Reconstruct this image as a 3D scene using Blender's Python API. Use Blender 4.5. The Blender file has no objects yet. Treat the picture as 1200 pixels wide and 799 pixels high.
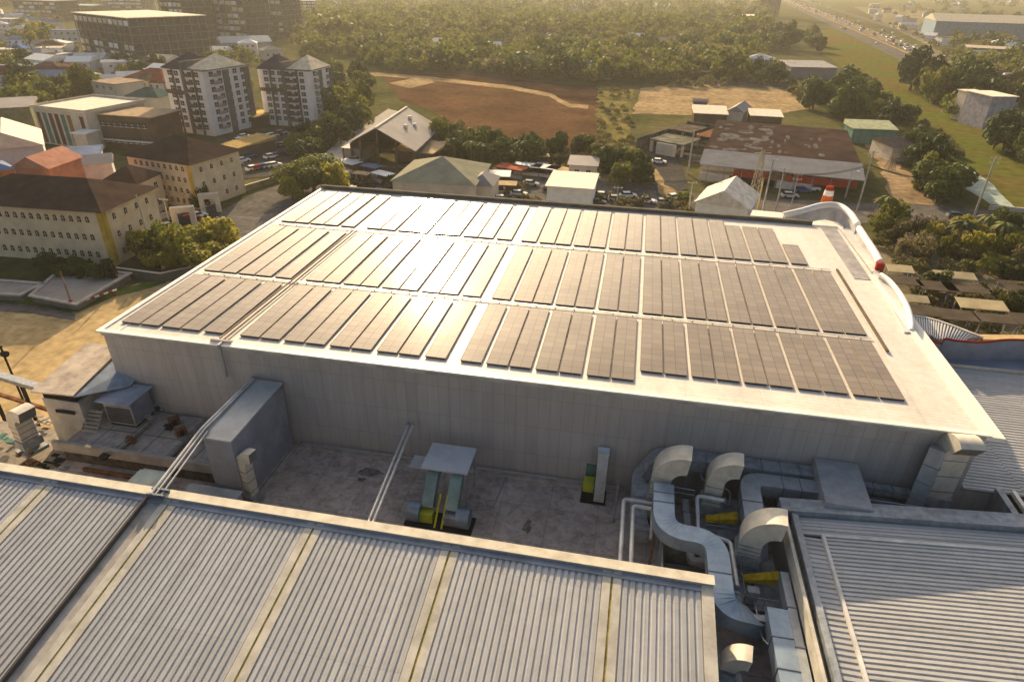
import bpy, bmesh, math, random
from mathutils import Vector, Matrix
import numpy as np
R = math.radians
C = bpy.context.scene.collection
rnd = random.Random(7)

# ------------------------------------------------------------------ camera
F, PITCH, ROLL, YAW, CAMZ = 761.72, R(29.432), R(1.0076), R(10.417), 50.0
sc = bpy.context.scene
cy, sy, cp, sp = math.cos(YAW), math.sin(YAW), math.cos(PITCH), math.sin(PITCH)
FWD = Vector((-sy*cp, cy*cp, -sp)); RT = Vector((cy, sy, 0)); UP = RT.cross(FWD)
RT2 = RT*math.cos(ROLL)+UP*math.sin(ROLL); UP2 = UP*math.cos(ROLL)-RT*math.sin(ROLL)
cam = bpy.data.cameras.new('camera'); camo = bpy.data.objects.new('camera', cam); C.objects.link(camo)
mw = Matrix((RT2, UP2, -FWD)).transposed().to_4x4(); mw.translation = (0, 0, CAMZ)
camo.matrix_world = mw
cam.sensor_width = 36; cam.lens = F/1200*36; cam.clip_start = .5; cam.clip_end = 9000
sc.camera = camo
# ------------------------------------------------------------------ sky, sun, exposure
SUN_EL, SUN_AZ = R(19.5), R(-18.0)      # azimuth from +Y, positive towards +X
wd = bpy.data.worlds.new('World'); sc.world = wd; wd.use_nodes = True
nt = wd.node_tree; bg = nt.nodes['Background']
sky = nt.nodes.new('ShaderNodeTexSky'); sky.sky_type = 'NISHITA'; sky.sun_disc = False
sky.sun_elevation = SUN_EL; sky.sun_rotation = SUN_AZ
sky.air_density = 1.0; sky.dust_density = 6.5; sky.ozone_density = .4
nt.links.new(sky.outputs[0], bg.inputs[0]); bg.inputs[1].default_value = .098
sl = bpy.data.lights.new('sun', 'SUN'); sl.energy = 5.0; sl.angle = R(.5); sl.color = (1.0, .76, .46)
so = bpy.data.objects.new('sun', sl); C.objects.link(so)
sd = Vector((math.sin(SUN_AZ)*math.cos(SUN_EL), math.cos(SUN_AZ)*math.cos(SUN_EL), math.sin(SUN_EL)))
so.rotation_euler = sd.to_track_quat('Z', 'Y').to_euler(); so.location = (0, 0, 200)
sc.view_settings.view_transform = 'Standard'; sc.view_settings.look = 'None'
sc.view_settings.gamma = 1; sc.view_settings.exposure = 1.0
HAZE_DENSITY = .00011

# ------------------------------------------------------------------ geometry of the view -> points on real planes
def ray(px, py):
    return (RT2*((px-600)/F) + UP2*(-(py-399.5)/F) + FWD)
def P(px, py, z=0.0):
    d = ray(px, py); t = (z-CAMZ)/d.z
    return Vector((d.x*t, d.y*t, z))
def hgt(X, Y, px, py):
    d = ray(px, py); t = math.hypot(X, Y)/math.hypot(d.x, d.y)
    return CAMZ + d.z*t

# ------------------------------------------------------------------ materials
MATS = {}
_O = 'first second third fourth fifth sixth seventh eighth ninth tenth eleventh twelfth thirteenth fourteenth fifteenth sixteenth seventeenth eighteenth nineteenth'.split()
def ordw(i):
    if i < 19: return _O[i]
    t, u = divmod(i+1, 10); T = ('','','twent','thirt','fort','fift','sixt','sevent','eight','ninet')[t]
    return T+'ieth' if u == 0 else T+'y '+_O[u-1]
def rank_labels(items, fmt, per=9, rank='rank'):
    """items: (obj, extra words); nearest rank first, left to right in each rank"""
    it = sorted(items, key=lambda a: (a[0].location-Vector((0,0,0))).dot(FWD))
    nr = max(1, round(len(it)/per)); k = math.ceil(len(it)/nr)
    for r_ in range(nr):
        row = sorted(it[r_*k:(r_+1)*k], key=lambda a: a[0].location.dot(RT)/max(1, a[0].location.dot(FWD)))
        for j, (o, e) in enumerate(row):
            w = ('front','back')[r_] if nr == 2 else ordw(r_) if nr > 1 else ''
            pos = '%s from left' % ordw(j) if len(row) > 1 else 'alone'
            o['label'] = fmt.replace('KIND', e).replace('POS', pos + (' in the %s %s' % (w, rank) if nr > 1 else ''))
def mat(name, col, rough=.8, metal=0., var=.18, scale=.6, bump=0., spec=.0, col2=None, fine=None, coat=0):
    if name in MATS: return MATS[name]
    m = bpy.data.materials.new(name); m.use_nodes = True; t = m.node_tree; b = t.nodes['Principled BSDF']
    g = t.nodes.new('ShaderNodeNewGeometry')
    n = t.nodes.new('ShaderNodeTexNoise'); n.inputs['Scale'].default_value = scale; n.inputs['Detail'].default_value = 6; n.inputs['Roughness'].default_value = .65
    t.links.new(g.outputs['Position'], n.inputs['Vector'])
    r = t.nodes.new('ShaderNodeValToRGB')
    c2 = col2 or tuple(max(0, c*(1-var*1.6)) for c in col); c1 = tuple(min(1, c*(1+var*.6)) for c in col) if not col2 else col
    r.color_ramp.elements[0].position = .35; r.color_ramp.elements[1].position = .65
    r.color_ramp.elements[0].color = (*c2, 1); r.color_ramp.elements[1].color = (*c1, 1)
    t.links.new(n.outputs['Fac'], r.inputs['Fac'])
    out = r.outputs['Color']
    if fine:
        n2 = t.nodes.new('ShaderNodeTexNoise'); n2.inputs['Scale'].default_value = fine; n2.inputs['Detail'].default_value = 3
        t.links.new(g.outputs['Position'], n2.inputs['Vector'])
        mr = t.nodes.new('ShaderNodeMapRange'); mr.inputs[1].default_value = .3; mr.inputs[2].default_value = .7; mr.inputs[3].default_value = .72; mr.inputs[4].default_value = 1.2
        t.links.new(n2.outputs['Fac'], mr.inputs[0])
        mx = t.nodes.new('ShaderNodeVectorMath'); mx.operation = 'SCALE'
        t.links.new(out, mx.inputs[0]); t.links.new(mr.outputs[0], mx.inputs['Scale']); out = mx.outputs[0]
    t.links.new(out, b.inputs['Base Color'])
    b.inputs['Roughness'].default_value = rough; b.inputs['Metallic'].default_value = metal
    b.inputs['Specular IOR Level'].default_value = spec
    if bump:
        bp = t.nodes.new('ShaderNodeBump'); bp.inputs['Strength'].default_value = bump; bp.inputs['Distance'].default_value = .05
        t.links.new(n.outputs['Fac'], bp.inputs['Height']); t.links.new(bp.outputs[0], b.inputs['Normal'])
    MATS[name] = m; return m

def grid_mat(name, col, linecol, bw, bh, mortar, rough=.7, metal=0, axes='XZ', var=.12, spec=.5, offset=0., stain=None, stretch=None, grime=0):
    """sheet cladding / cell grid: brick texture in real metres with joints"""
    if name in MATS: return MATS[name]
    m = bpy.data.materials.new(name); m.use_nodes = True; t = m.node_tree; b = t.nodes['Principled BSDF']
    g = t.nodes.new('ShaderNodeNewGeometry'); s = t.nodes.new('ShaderNodeSeparateXYZ'); c = t.nodes.new('ShaderNodeCombineXYZ')
    t.links.new(g.outputs['Position'], s.inputs[0])
    t.links.new(s.outputs[axes[0]], c.inputs[0]); t.links.new(s.outputs[axes[1]], c.inputs[1])
    k = t.nodes.new('ShaderNodeTexBrick'); k.offset = offset; k.inputs['Scale'].default_value = 1
    k.inputs['Brick Width'].default_value = bw; k.inputs['Row Height'].default_value = bh
    k.inputs['Mortar Size'].default_value = mortar; k.inputs['Mortar Smooth'].default_value = .2
    k.inputs['Color1'].default_value = (*col, 1); k.inputs['Color2'].default_value = (*[x*(1-var) for x in col], 1); k.inputs['Mortar'].default_value = (*linecol, 1)
    t.links.new(c.outputs[0], k.inputs['Vector'])
    n = t.nodes.new('ShaderNodeTexNoise'); n.inputs['Scale'].default_value = .25; n.inputs['Detail'].default_value = 8; n.inputs['Roughness'].default_value = .7
    mp = t.nodes.new('ShaderNodeMapping'); mp.inputs['Scale'].default_value = stretch or ((3.2, 3.2, .35) if 'Z' in axes else (1, 1, 1))
    t.links.new(g.outputs['Position'], mp.inputs['Vector']); t.links.new(mp.outputs[0], n.inputs['Vector'])
    mr = t.nodes.new('ShaderNodeMapRange'); mr.inputs[1].default_value = .3; mr.inputs[2].default_value = .7
    mr.inputs[3].default_value = 1-(stain or .2); mr.inputs[4].default_value = 1.08
    t.links.new(n.outputs['Fac'], mr.inputs[0])
    mx = t.nodes.new('ShaderNodeVectorMath'); mx.operation = 'SCALE'
    t.links.new(k.outputs['Color'], mx.inputs[0]); t.links.new(mr.outputs[0], mx.inputs['Scale'])
    out = mx.outputs[0]
    if grime:
        n2 = t.nodes.new('ShaderNodeTexNoise'); n2.inputs['Scale'].default_value = 1.1; n2.inputs['Detail'].default_value = 9; n2.inputs['Roughness'].default_value = .75; n2.inputs['Distortion'].default_value = .6
        t.links.new(g.outputs['Position'], n2.inputs['Vector'])
        m2 = t.nodes.new('ShaderNodeMapRange'); m2.inputs[1].default_value = .36; m2.inputs[2].default_value = .56; m2.inputs[3].default_value = 1-grime; m2.inputs[4].default_value = 1.04
        t.links.new(n2.outputs['Fac'], m2.inputs[0]); mx2 = t.nodes.new('ShaderNodeVectorMath'); mx2.operation = 'SCALE'
        t.links.new(out, mx2.inputs[0]); t.links.new(m2.outputs[0], mx2.inputs['Scale']); out = mx2.outputs[0]
    t.links.new(out, b.inputs['Base Color'])
    b.inputs['Roughness'].default_value = rough; b.inputs['Metallic'].default_value = metal; b.inputs['Specular IOR Level'].default_value = spec
    MATS[name] = m; return m

def leaf_mat(name, c1, c2, trans=.35):
    if name in MATS: return MATS[name]
    m = bpy.data.materials.new(name); m.use_nodes = True; t = m.node_tree; b = t.nodes['Principled BSDF']
    oi = t.nodes.new('ShaderNodeObjectInfo'); g = t.nodes.new('ShaderNodeNewGeometry')
    n = t.nodes.new('ShaderNodeTexNoise'); n.inputs['Scale'].default_value = .35; n.inputs['Detail'].default_value = 5
    t.links.new(g.outputs['Position'], n.inputs['Vector'])
    ad = t.nodes.new('ShaderNodeMath'); ad.operation = 'MULTIPLY_ADD'; ad.inputs[1].default_value = .8
    t.links.new(oi.outputs['Random'], ad.inputs[0]); 
    sb = t.nodes.new('ShaderNodeMath'); sb.operation = 'MULTIPLY_ADD'; sb.inputs[1].default_value = 1.4; sb.inputs[2].default_value = -.55
    t.links.new(n.outputs['Fac'], sb.inputs[0]); t.links.new(sb.outputs[0], ad.inputs[2])
    r = t.nodes.new('ShaderNodeValToRGB'); r.color_ramp.elements[0].position = .1; r.color_ramp.elements[1].position = .95
    r.color_ramp.elements[0].color = (*c1, 1); r.color_ramp.elements[1].color = (*c2, 1)
    t.links.new(ad.outputs[0], r.inputs['Fac']); t.links.new(r.outputs['Color'], b.inputs['Base Color'])
    b.inputs['Roughness'].default_value = .75; b.inputs['Specular IOR Level'].default_value = .25
    tr = t.nodes.new('ShaderNodeBsdfTranslucent'); t.links.new(r.outputs['Color'], tr.inputs['Color'])
    mxs = t.nodes.new('ShaderNodeMixShader'); mxs.inputs[0].default_value = trans
    t.links.new(b.outputs[0], mxs.inputs[1]); t.links.new(tr.outputs[0], mxs.inputs[2])
    t.links.new(mxs.outputs[0], t.nodes['Material Output'].inputs['Surface'])
    MATS[name] = m; return m

# ------------------------------------------------------------------ mesh builder
class MB:
    def __init__(s): s.v = []; s.f = []
    def add(s, vs, fs):
        o = len(s.v); s.v += [tuple(v) for v in vs]; s.f += [tuple(i+o for i in f) for f in fs]; return s
    def box(s, x0, y0, z0, x1, y1, z1, M=None):
        if x0 > x1: x0, x1 = x1, x0
        if y0 > y1: y0, y1 = y1, y0
        if z0 > z1: z0, z1 = z1, z0
        vs = [Vector(p) for p in ((x0,y0,z0),(x1,y0,z0),(x1,y1,z0),(x0,y1,z0),(x0,y0,z1),(x1,y0,z1),(x1,y1,z1),(x0,y1,z1))]
        if M: vs = [M @ v for v in vs]
        return s.add(vs, [(0,3,2,1),(4,5,6,7),(0,1,5,4),(1,2,6,5),(2,3,7,6),(3,0,4,7)])
    def prism(s, poly, z0, z1):
        """poly: (x,y) or (x,y,dz) counter-clockwise"""
        n = len(poly)
        a = sum(poly[i][0]*poly[(i+1)%n][1]-poly[(i+1)%n][0]*poly[i][1] for i in range(n))
        if a < 0: poly = poly[::-1]
        vs = [(p[0], p[1], z0) for p in poly]+[(p[0], p[1], z1+(p[2] if len(p) > 2 else 0)) for p in poly]
        return s.add(vs, [tuple(range(n-1, -1, -1)), tuple(range(n, 2*n))]+[(i, (i+1)%n, n+(i+1)%n, n+i) for i in range(n)])
    def loft(s, rings, closed=True, caps=True):
        n = len(rings[0]); o = []
        for r in rings: o += list(r)
        fs = []
        for k in range(len(rings)-1):
            for i in range(n if closed else n-1):
                j = (i+1) % n; fs.append((k*n+i, k*n+j, (k+1)*n+j, (k+1)*n+i))
        if caps and closed: fs.append(tuple(range(n-1, -1, -1))); fs.append(tuple((len(rings)-1)*n+i for i in range(n)))
        return s.add(o, fs)
    def tube(s, path, r, n=10, caps=True):
        pts = [Vector(p) for p in path]; rings = []
        rs = r if isinstance(r, (list, tuple)) else [r]*len(pts)
        u = None
        for i, p in enumerate(pts):
            d = (pts[min(i+1, len(pts)-1)]-pts[max(i-1, 0)]).normalized()
            if u is None: u = d.cross(Vector((0,0,1))) if abs(d.z) < .95 else d.cross(Vector((1,0,0)))
            u = (u-d*u.dot(d)).normalized(); w = d.cross(u)
            k = 1.0
            if 0 < i < len(pts)-1:
                c = (pts[i]-pts[i-1]).normalized().dot((pts[i+1]-pts[i]).normalized()); k = 1/max(.5, math.sqrt((1+c)/2))
            rings.append([p+(u*math.cos(a)+w*math.sin(a))*rs[i] for a in [2*math.pi*j/n for j in range(n)]])
        return s.loft(rings, caps=caps)
    def sweep(s, path, w, h, ref=(0,0,1)):
        """rectangular duct along a path; w across, h along ref"""
        pts = [Vector(p) for p in path]; rings = []; ref = Vector(ref)
        for i, p in enumerate(pts):
            d0 = (pts[i]-pts[i-1]).normalized() if i else None
            d1 = (pts[i+1]-pts[i]).normalized() if i < len(pts)-1 else None
            d = ((d0 or d1)+(d1 or d0)).normalized()
            side = d.cross(ref)
            if side.length < .05: side = Vector((1,0,0))
            side.normalize(); up = side.cross(d).normalized()
            k = 1.0
            if d0 and d1: k = 1/max(.6, math.sqrt((1+d0.dot(d1))/2))
            flat = abs((d0 or d1).cross(d1 or d0).dot(ref)) > 1e-4
            a = side*w/2*(k if flat else 1); b = up*h/2*(1 if flat else k)
            rings.append([p-a-b, p+a-b, p+a+b, p-a+b])
        return s.loft(rings)
    def cyl(s, c, r, z0, z1, n=16, r1=None):
        r1 = r if r1 is None else r1
        return s.loft([[(c[0]+r*math.cos(2*math.pi*i/n), c[1]+r*math.sin(2*math.pi*i/n), z0) for i in range(n)],
                       [(c[0]+r1*math.cos(2*math.pi*i/n), c[1]+r1*math.sin(2*math.pi*i/n), z1) for i in range(n)]])
    def mesh(s, name, m, smooth=False):
        me = bpy.data.meshes.new(name); me.from_pydata(s.v, [], s.f); me.validate(); me.update()
        bm = bmesh.new(); bm.from_mesh(me); big = [f for f in bm.faces if len(f.verts) > 12]
        if big: bmesh.ops.triangulate(bm, faces=big)
        bmesh.ops.recalc_face_normals(bm, faces=bm.faces); bm.to_mesh(me); bm.free()
        if m: me.materials.append(m)
        if smooth:
            for p in me.polygons: p.use_smooth = True
            try: me.set_sharp_from_angle(angle=R(40))
            except Exception: pass
        return me
    def build(s, name, m, parent=None, smooth=False, label=None, kind=None, loc=None):
        o = bpy.data.objects.new(name, s.mesh(name, m, smooth)); C.objects.link(o)
        if parent: o.parent = parent
        if label: o['label'] = label
        if kind: o['kind'] = kind
        if loc: o.location = loc
        return o
def tag(o, label, cat=None, group=None, kind=None):
    if label: o['label'] = label
    if cat: o['category'] = cat
    if group: o['group'] = group
    if kind: o['kind'] = kind
    return o
def thing(name, label, cat, loc=(0,0,0), rz=0, group=None):
    o = bpy.data.objects.new(name, None); C.objects.link(o); o.location = loc; o.rotation_euler = (0,0,rz); o.empty_display_size = .5
    return tag(o, label, cat, group)
def lk(name, mesh, parent, loc=(0,0,0), rz=0, scale=None):
    o = bpy.data.objects.new(name, mesh); C.objects.link(o); o.parent = parent; o.location = loc; o.rotation_euler = (0,0,rz)
    if scale: o.scale = scale
    return o
def copy_tree(o, parent=None):
    c = o.copy(); C.objects.link(c); c.parent = parent
    for ch in KIDS.get(o.name, list(o.children)): copy_tree(ch, c)
    return c
KIDS = {}
def sheet(name, pix, z, m, label, cat=None, zz=0, kind='structure'):
    pts = [P(a, b, zz) for a, b in pix]
    if name in ('bare_field','sandy_lot','dirt_path','dry_scrub','grass_strip','dirt_road','grass_verge','yard','canal_water','car_park_ground'):
        g_ = random.Random(len(pix)*7+int(pix[0][0])); out = []
        for i in range(len(pts)):
            a_, b_ = pts[i], pts[(i+1)%len(pts)]; L_ = (b_-a_).length; st = 4 if L_ < 400 else 12; n_ = max(1, int(L_/st)); am = min(1.3, L_/6)*(.3 if name in ('dirt_path','grass_verge','canal_water') else 1)
            for k in range(n_): p_ = a_.lerp(b_, k/n_); out.append(Vector((p_.x+g_.uniform(-am,am), p_.y+g_.uniform(-am,am), 0)))
        pts = out
    mb = MB(); mb.prism([(p.x, p.y) for p in pts], zz+z-.03, zz+z)
    return tag(mb.build(name, m), label, cat, None, kind)
def wsheet(name, poly, z, m, label):
    mb = MB(); mb.prism(poly, z-.03, z); return tag(mb.build(name, m), label, kind='structure')
def arc(c, r, a0, a1, n, plane='XZ', other=0):
    out = []
    for i in range(n+1):
        a = R(a0+(a1-a0)*i/n); u, v = c[0]+r*math.cos(a), c[1]+r*math.sin(a)
        out.append((u, other, v) if plane == 'XZ' else (other, u, v) if plane == 'YZ' else (u, v, other))
    return out

# palette
roof_w = grid_mat('white_roof_sheet', (.66,.61,.54), (.52,.475,.42), 6.1, .42, .03, rough=.5, metal=0, axes='XY', var=.05, spec=.10, stain=.16, stretch=(1.2,.2,1), grime=.10)
cap_w = mat('white_flashing', (.78,.74,.66), rough=.5, var=.08, scale=.4, spec=.2)
wall_g = grid_mat('wall_cladding', (.41,.38,.36), (.32,.295,.28), 1.0, 3.05, .035, rough=.5, metal=.1, axes='XZ', var=.07, stain=.2)
wall_gy = grid_mat('side_wall_cladding', (.40,.385,.36), (.27,.26,.245), 1.15, 1.9, .022, rough=.5, metal=.1, axes='YZ', var=.07, stain=.22)
deck_m = grid_mat('deck_concrete', (.50,.43,.385), (.36,.31,.275), 4.2, 4.2, .05, rough=.9, axes='XY', var=.1, stain=.35, grime=.42)
galv = mat('galvanised_duct', (.36,.385,.41), rough=.45, metal=.5, var=.14, scale=1.1, spec=.5)
galv_d = mat('dull_galvanised', (.33,.35,.37), rough=.55, metal=.4, var=.2, scale=1.5)
seam_m = mat('duct_flange', (.22,.24,.27), rough=.5, metal=.5)
rib_m = grid_mat('ribbed_steel_roof', (.44,.435,.425), (.33,.325,.315), .9, 7.3, .025, rough=.55, metal=.05, axes='XY', var=.12, spec=.3, stain=.18, stretch=(2.2,.16,1), grime=.09)
rib_b = grid_mat('ribbed_roof_weathered', (.43,.425,.415), (.33,.325,.315), 8.1, .92, .025, rough=.5, metal=.1, axes='XY', var=.10, spec=.35, stain=.18, stretch=(.16,2.2,1), grime=.09)
flash = mat('roof_flashing_cream', (.54,.50,.42), rough=.55, metal=.1, var=.16, scale=.7)
moss = mat('gutter_yellow_moss', (.42,.34,.10), rough=.9, var=.3, scale=1.5)
dark = mat('dark_rubber', (.03,.03,.032), rough=.8)
blackm = mat('dark_void', (.02,.02,.02), rough=.9)
yel = mat('machine_yellow', (.62,.40,.03), rough=.5, var=.25, scale=2)
lime = mat('lime_green_paint', (.42,.45,.05), rough=.5, var=.2)
teal = mat('green_motor_paint', (.10,.20,.17), rough=.5)
redm = mat('red_paint', (.33,.045,.025), rough=.5, var=.2)
rust = mat('rusty_steel', (.20,.10,.06), rough=.85, var=.4, scale=1.2)
white = mat('white_paint', (.78,.76,.72), rough=.6, var=.08)
conc = mat('pale_concrete', (.40,.37,.33), rough=.85, var=.2, scale=.8)
glass = mat('dark_window_glass', (.035,.04,.045), rough=.15, var=.3, scale=.4)
wood = mat('pole_wood', (.34,.28,.2), rough=.8)
concpole = mat('concrete_pole', (.46,.42,.36), rough=.8)
trunk_m = mat('bark', (.12,.09,.065), rough=.9, var=.3, scale=3)
L_dark = leaf_mat('leaves_dark', (.015,.032,.008), (.075,.105,.018), .3)
L_olive = leaf_mat('leaves_olive', (.022,.042,.008), (.15,.155,.020), .38)
L_yel = leaf_mat('leaves_yellow_green', (.12,.14,.02), (.30,.27,.04), .45)
L_dry = leaf_mat('leaves_dry', (.09,.08,.035), (.20,.165,.07), .3)

# ================================================================== GROUND
ground_m = mat('dry_ground', (.115,.10,.045), rough=.95, col2=(.045,.055,.018), scale=.03, fine=.35)
asph = mat('asphalt', (.075,.070,.066), rough=.9, var=.2, scale=.15, fine=.8)
asph_l = mat('worn_asphalt', (.13,.12,.11), rough=.9, var=.2, scale=.15, fine=.7)
soil = mat('red_brown_soil', (.125,.068,.036), rough=.95, col2=(.065,.036,.020), scale=.045, fine=.4)
soil_d = mat('dark_red_soil', (.055,.030,.020), rough=.95, var=.3, scale=.08, fine=.5)
sand = mat('pale_sand', (.36,.26,.14), rough=.95, col2=(.20,.145,.08), scale=.05, fine=.4)
grass_m = mat('olive_grass', (.085,.11,.018), rough=.95, col2=(.125,.085,.03), scale=.02, fine=.3)
grass_g = mat('green_grass', (.10,.13,.025), rough=.95, col2=(.06,.085,.02), scale=.06, fine=.6)
yconc = mat('yellowish_concrete_yard', (.42,.31,.16), rough=.9, var=.15, scale=.12, fine=.7)
mb = MB(); n = 40
vs = [(-5000+10000*i/n, -1500+9500*j/n, 0) for j in range(n+1) for i in range(n+1)]
mb.add(vs, [(j*(n+1)+i, j*(n+1)+i+1, (j+1)*(n+1)+i+1, (j+1)*(n+1)+i) for j in range(n) for i in range(n)])
tag(mb.build('ground', ground_m), 'dry grassy ground under the whole town', kind='structure')

sheet('grass_strip', [(938,42),(985,78),(1010,112),(1055,150),(1120,205),(1205,290),(1290,330),(1500,330),(1200,120),(1085,78),(990,30)], .06, grass_m, 'olive green grass strip beside the canal')
sheet('bare_field', [(448,88),(520,84),(605,92),(690,104),(705,128),(700,186),(640,190),(590,182),(545,160),(505,130),(470,118)], .06, soil, 'bare red brown earth field behind the gabled barn')
sheet('bare_field', [(520,88),(700,101),(700,125),(640,112),(560,98)], .10, soil_d, 'dark red strip of earth along the far edge of the bare field')
pth = [(398,86),(450,86),(500,90),(545,95),(600,101),(645,110),(668,122),(690,124)]
sheet('dirt_path', pth+[(x-2, y+4) for x, y in pth[::-1]], .15, sand, 'pale curved dirt track across the bare earth field')
sheet('dirt_path', [(455,98),(498,90),(510,97),(480,104)], .16, sand, 'pale sandy patch beside the start of the dirt track')
sheet('dry_scrub', [(700,100),(742,105),(738,190),(700,186)], .08, mat('yellow_scrub_soil', (.20,.16,.055), col2=(.08,.08,.026), scale=.12, fine=.6), 'yellow scrubby ground between the red field and the ruin')
sheet('sandy_lot', [(752,104),(800,98),(925,106),(945,128),(900,136),(740,134)], .08, sand, 'pale sandy lot behind the rusty roofed hall')
sheet('sandy_lot', [(800,94),(930,94),(936,107),(800,101)], .06, mat('grey_track', (.17,.15,.12), var=.25, fine=.4, scale=.1), 'grey brown track along the back of the sandy lot')
back = [(250,252),(300,226),(360,206),(440,196),(600,206),(740,214),(820,228),(1000,238),(1100,240),(1260,262)]
backn = [(1260,292),(1100,262),(1000,262),(820,262),(740,250),(600,245),(440,228),(360,240),(300,275),(245,292)]
sheet('street', back+backn, .08, asph_l, 'grey street running behind the mall')
sheet('pavement', [(380,190),(600,197),(740,206),(740,214),(600,206),(440,196),(376,200)], .12, sand, 'dusty pavement strip along the far side of the street')
sheet('asphalt_lot', [(744,176),(797,180),(806,222),(772,230)], .14, asph, 'shaded asphalt lot beside the ruined hall')
sheet('dirt_road', [(756,200),(768,196),(792,228),(780,238)], .16, sand, 'narrow dirt verge beside the asphalt lot')
sheet('dirt_road', [(1012,158),(1022,160),(1046,184),(1084,226),(1092,240),(1046,240),(1030,200)], .14, mat('dirt_road_tan', (.30,.215,.13), var=.3, scale=.1, fine=.6), 'tan dirt road from the hall to the street')
sheet('concrete_lane', [(352,206),(395,168),(455,128),(470,132),(432,168),(400,205)], .14, conc, 'pale concrete lane beside the gabled barn')
sheet('car_park', [(262,160),(345,150),(352,178),(340,205),(268,212),(232,232),(225,225)], .12, asph, 'dark car park between the white towers')
sheet('car_park', [(170,268),(262,236),(250,290),(215,305),(160,300)], .13, asph, 'shaded parking lane beside the yellow apartments')
# highway
def band(name, A, B, w, z, m, label, dx=0):
    a, b = P(*A), P(*B); d = (b-a).normalized(); s = Vector((-d.y, d.x, 0)); a = a-d*400; b = b+d*500
    a += s*dx; b += s*dx
    return wsheet(name, [(a-s*w/2)[:2], (b-s*w/2)[:2], (b+s*w/2)[:2], (a+s*w/2)[:2]], z, m, label)
hwA, hwB = (1075,78), (925,6)
band('highway', hwA, hwB, 15, .14, asph_l, 'grey carriageway nearest the grass strip, edged by a pale kerb', dx=-4)
band('highway', hwA, hwB, 18, .14, mat('hw2', (.20,.17,.13), var=.2, fine=.3, scale=.05), 'busy dusty carriageway crowded with traffic', dx=-26)
band('verge', hwA, hwB, 3.2, .18, sand, 'pale sandy verge between the two carriageways', dx=-14)
band('highway', hwA, hwB, 12, .13, asph_l, 'farther service road beyond the busy carriageway', dx=-68)
water = mat('still_water', (.16,.22,.18), rough=.12, var=.1, spec=.8)
sheet('dry_scrub', [(1000,8),(1090,14),(1092,60),(1130,100),(1210,112),(1210,86),(1120,70),(1060,40)], .05, mat('dusty_lot', (.24,.20,.13), col2=(.10,.095,.045), scale=.05, fine=.3), 'dusty ground with scattered houses beyond the highway')
sheet('canal_water', [(1018,106),(1024,103),(1044,120),(1030,127),(1020,121)], .20, mat('bright_water', (.5,.52,.48), rough=.25), 'bright patch of canal water between the trees')
sheet('canal_water', [(1112,196),(1128,194),(1160,214),(1190,244),(1160,240),(1132,222)], .20, mat('pale_canal', (.36,.42,.34), rough=.25), 'pale green canal water beside the grass strip')
# left yard
sheet('yard', [(-60,352),(85,366),(160,336),(260,322),(200,380),(100,470),(-40,560),(-200,420)], .06, yconc, 'sunlit yellowish concrete yard left of the mall')
gr = [(-30,342),(40,350),(86,358),(130,343),(190,326),(196,331),(132,349),(90,366),(40,357),(-30,350)]
sheet('grass_verge', gr, .14, grass_g, 'bright green grass verge edging the concrete yard')
sheet('kerb_path', [(-30,352),(40,359),(88,368),(88,376),(40,368),(-30,363)], .12, asph_l, 'grey shaded drive below the grass verge')
sheet('car_park_ground', [(1030,262),(1250,290),(1300,420),(1060,400),(1030,330)], .10, mat('car_park_earth', (.12,.105,.07), col2=(.2,.165,.10), scale=.12, fine=.8), 'earthy car park ground under the shade canopies')

# ================================================================== MALL : main hall
WX0, WX1, WY0, WY1, RZ = -48.2, 28.6, 45.6, 94.0, 20.0
mall = thing('mall_hall', 'huge flat white roofed hall with tall grey clad front wall, covered in solar panels', 'building', (0,0,0))
mb = MB(); mb.box(WX0+.3, WY0+.25, 0, WX1-.25, WY1-.3, RZ-.45); w_ = mb.build('wall', wall_g, mall)
mb = MB(); mb.box(WX0+.1, WY0+.12, RZ-.44, WX1-.1, WY1-.1, RZ-.04); mb.build('roof_fascia', mat('fascia_grey', (.45,.43,.40), rough=.5), mall)
mb = MB(); mb.box(WX0, WY0, RZ-.035, WX1, WY1, RZ); rf = mb.build('roof', roof_w, mall)
def capstrip(x0, y0, x1, y1, h=.14): 
    m_ = MB(); m_.box(x0, y0, RZ+.004, x1, y1, RZ+h); return m_.build('edge_flashing', cap_w, rf)
capstrip(WX0-.12, WY0-.1, WX1+.1, WY0+.38); capstrip(WX0-.12, WY0+.39, WX0+.34, WY1); capstrip(WX1-.45, WY0+.39, WX1+.1, WY0+31)
mb = MB(); mb.box(WX0-.1, WY1-.3, RZ+.004, WX1-3.4, WY1+.35, RZ+.55); mb.build('back_gutter', mat('dark_gutter', (.16,.14,.11), rough=.6), rf)
mb = MB()
for k in range(27):       # sheet lap lines across the roof
    pass
mb = MB(); mb.box(WX0+1.75, WY0+.4, RZ+.003, WX0+1.9, WY1-.5, RZ+.05); mb.build('lap_joint', cap_w, rf)
# translucent grey strip sheet at right edge
mb = MB(); mb.prism([(26.2,WY0+29.5),(28.0,WY0+29.5),(28.2,WY1-1),(26.2,WY1-1)], RZ+.004, RZ+.05); mb.build('skylight_sheet', mat('grey_skylight', (.36,.34,.34), rough=.5), rf)
# expansion line at right
mb = MB(); mb.box(28.55, WY0+.4, RZ-.6, 30.0, WY0+31, RZ-.3); mb.build('side_ledge', cap_w, mall)

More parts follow.
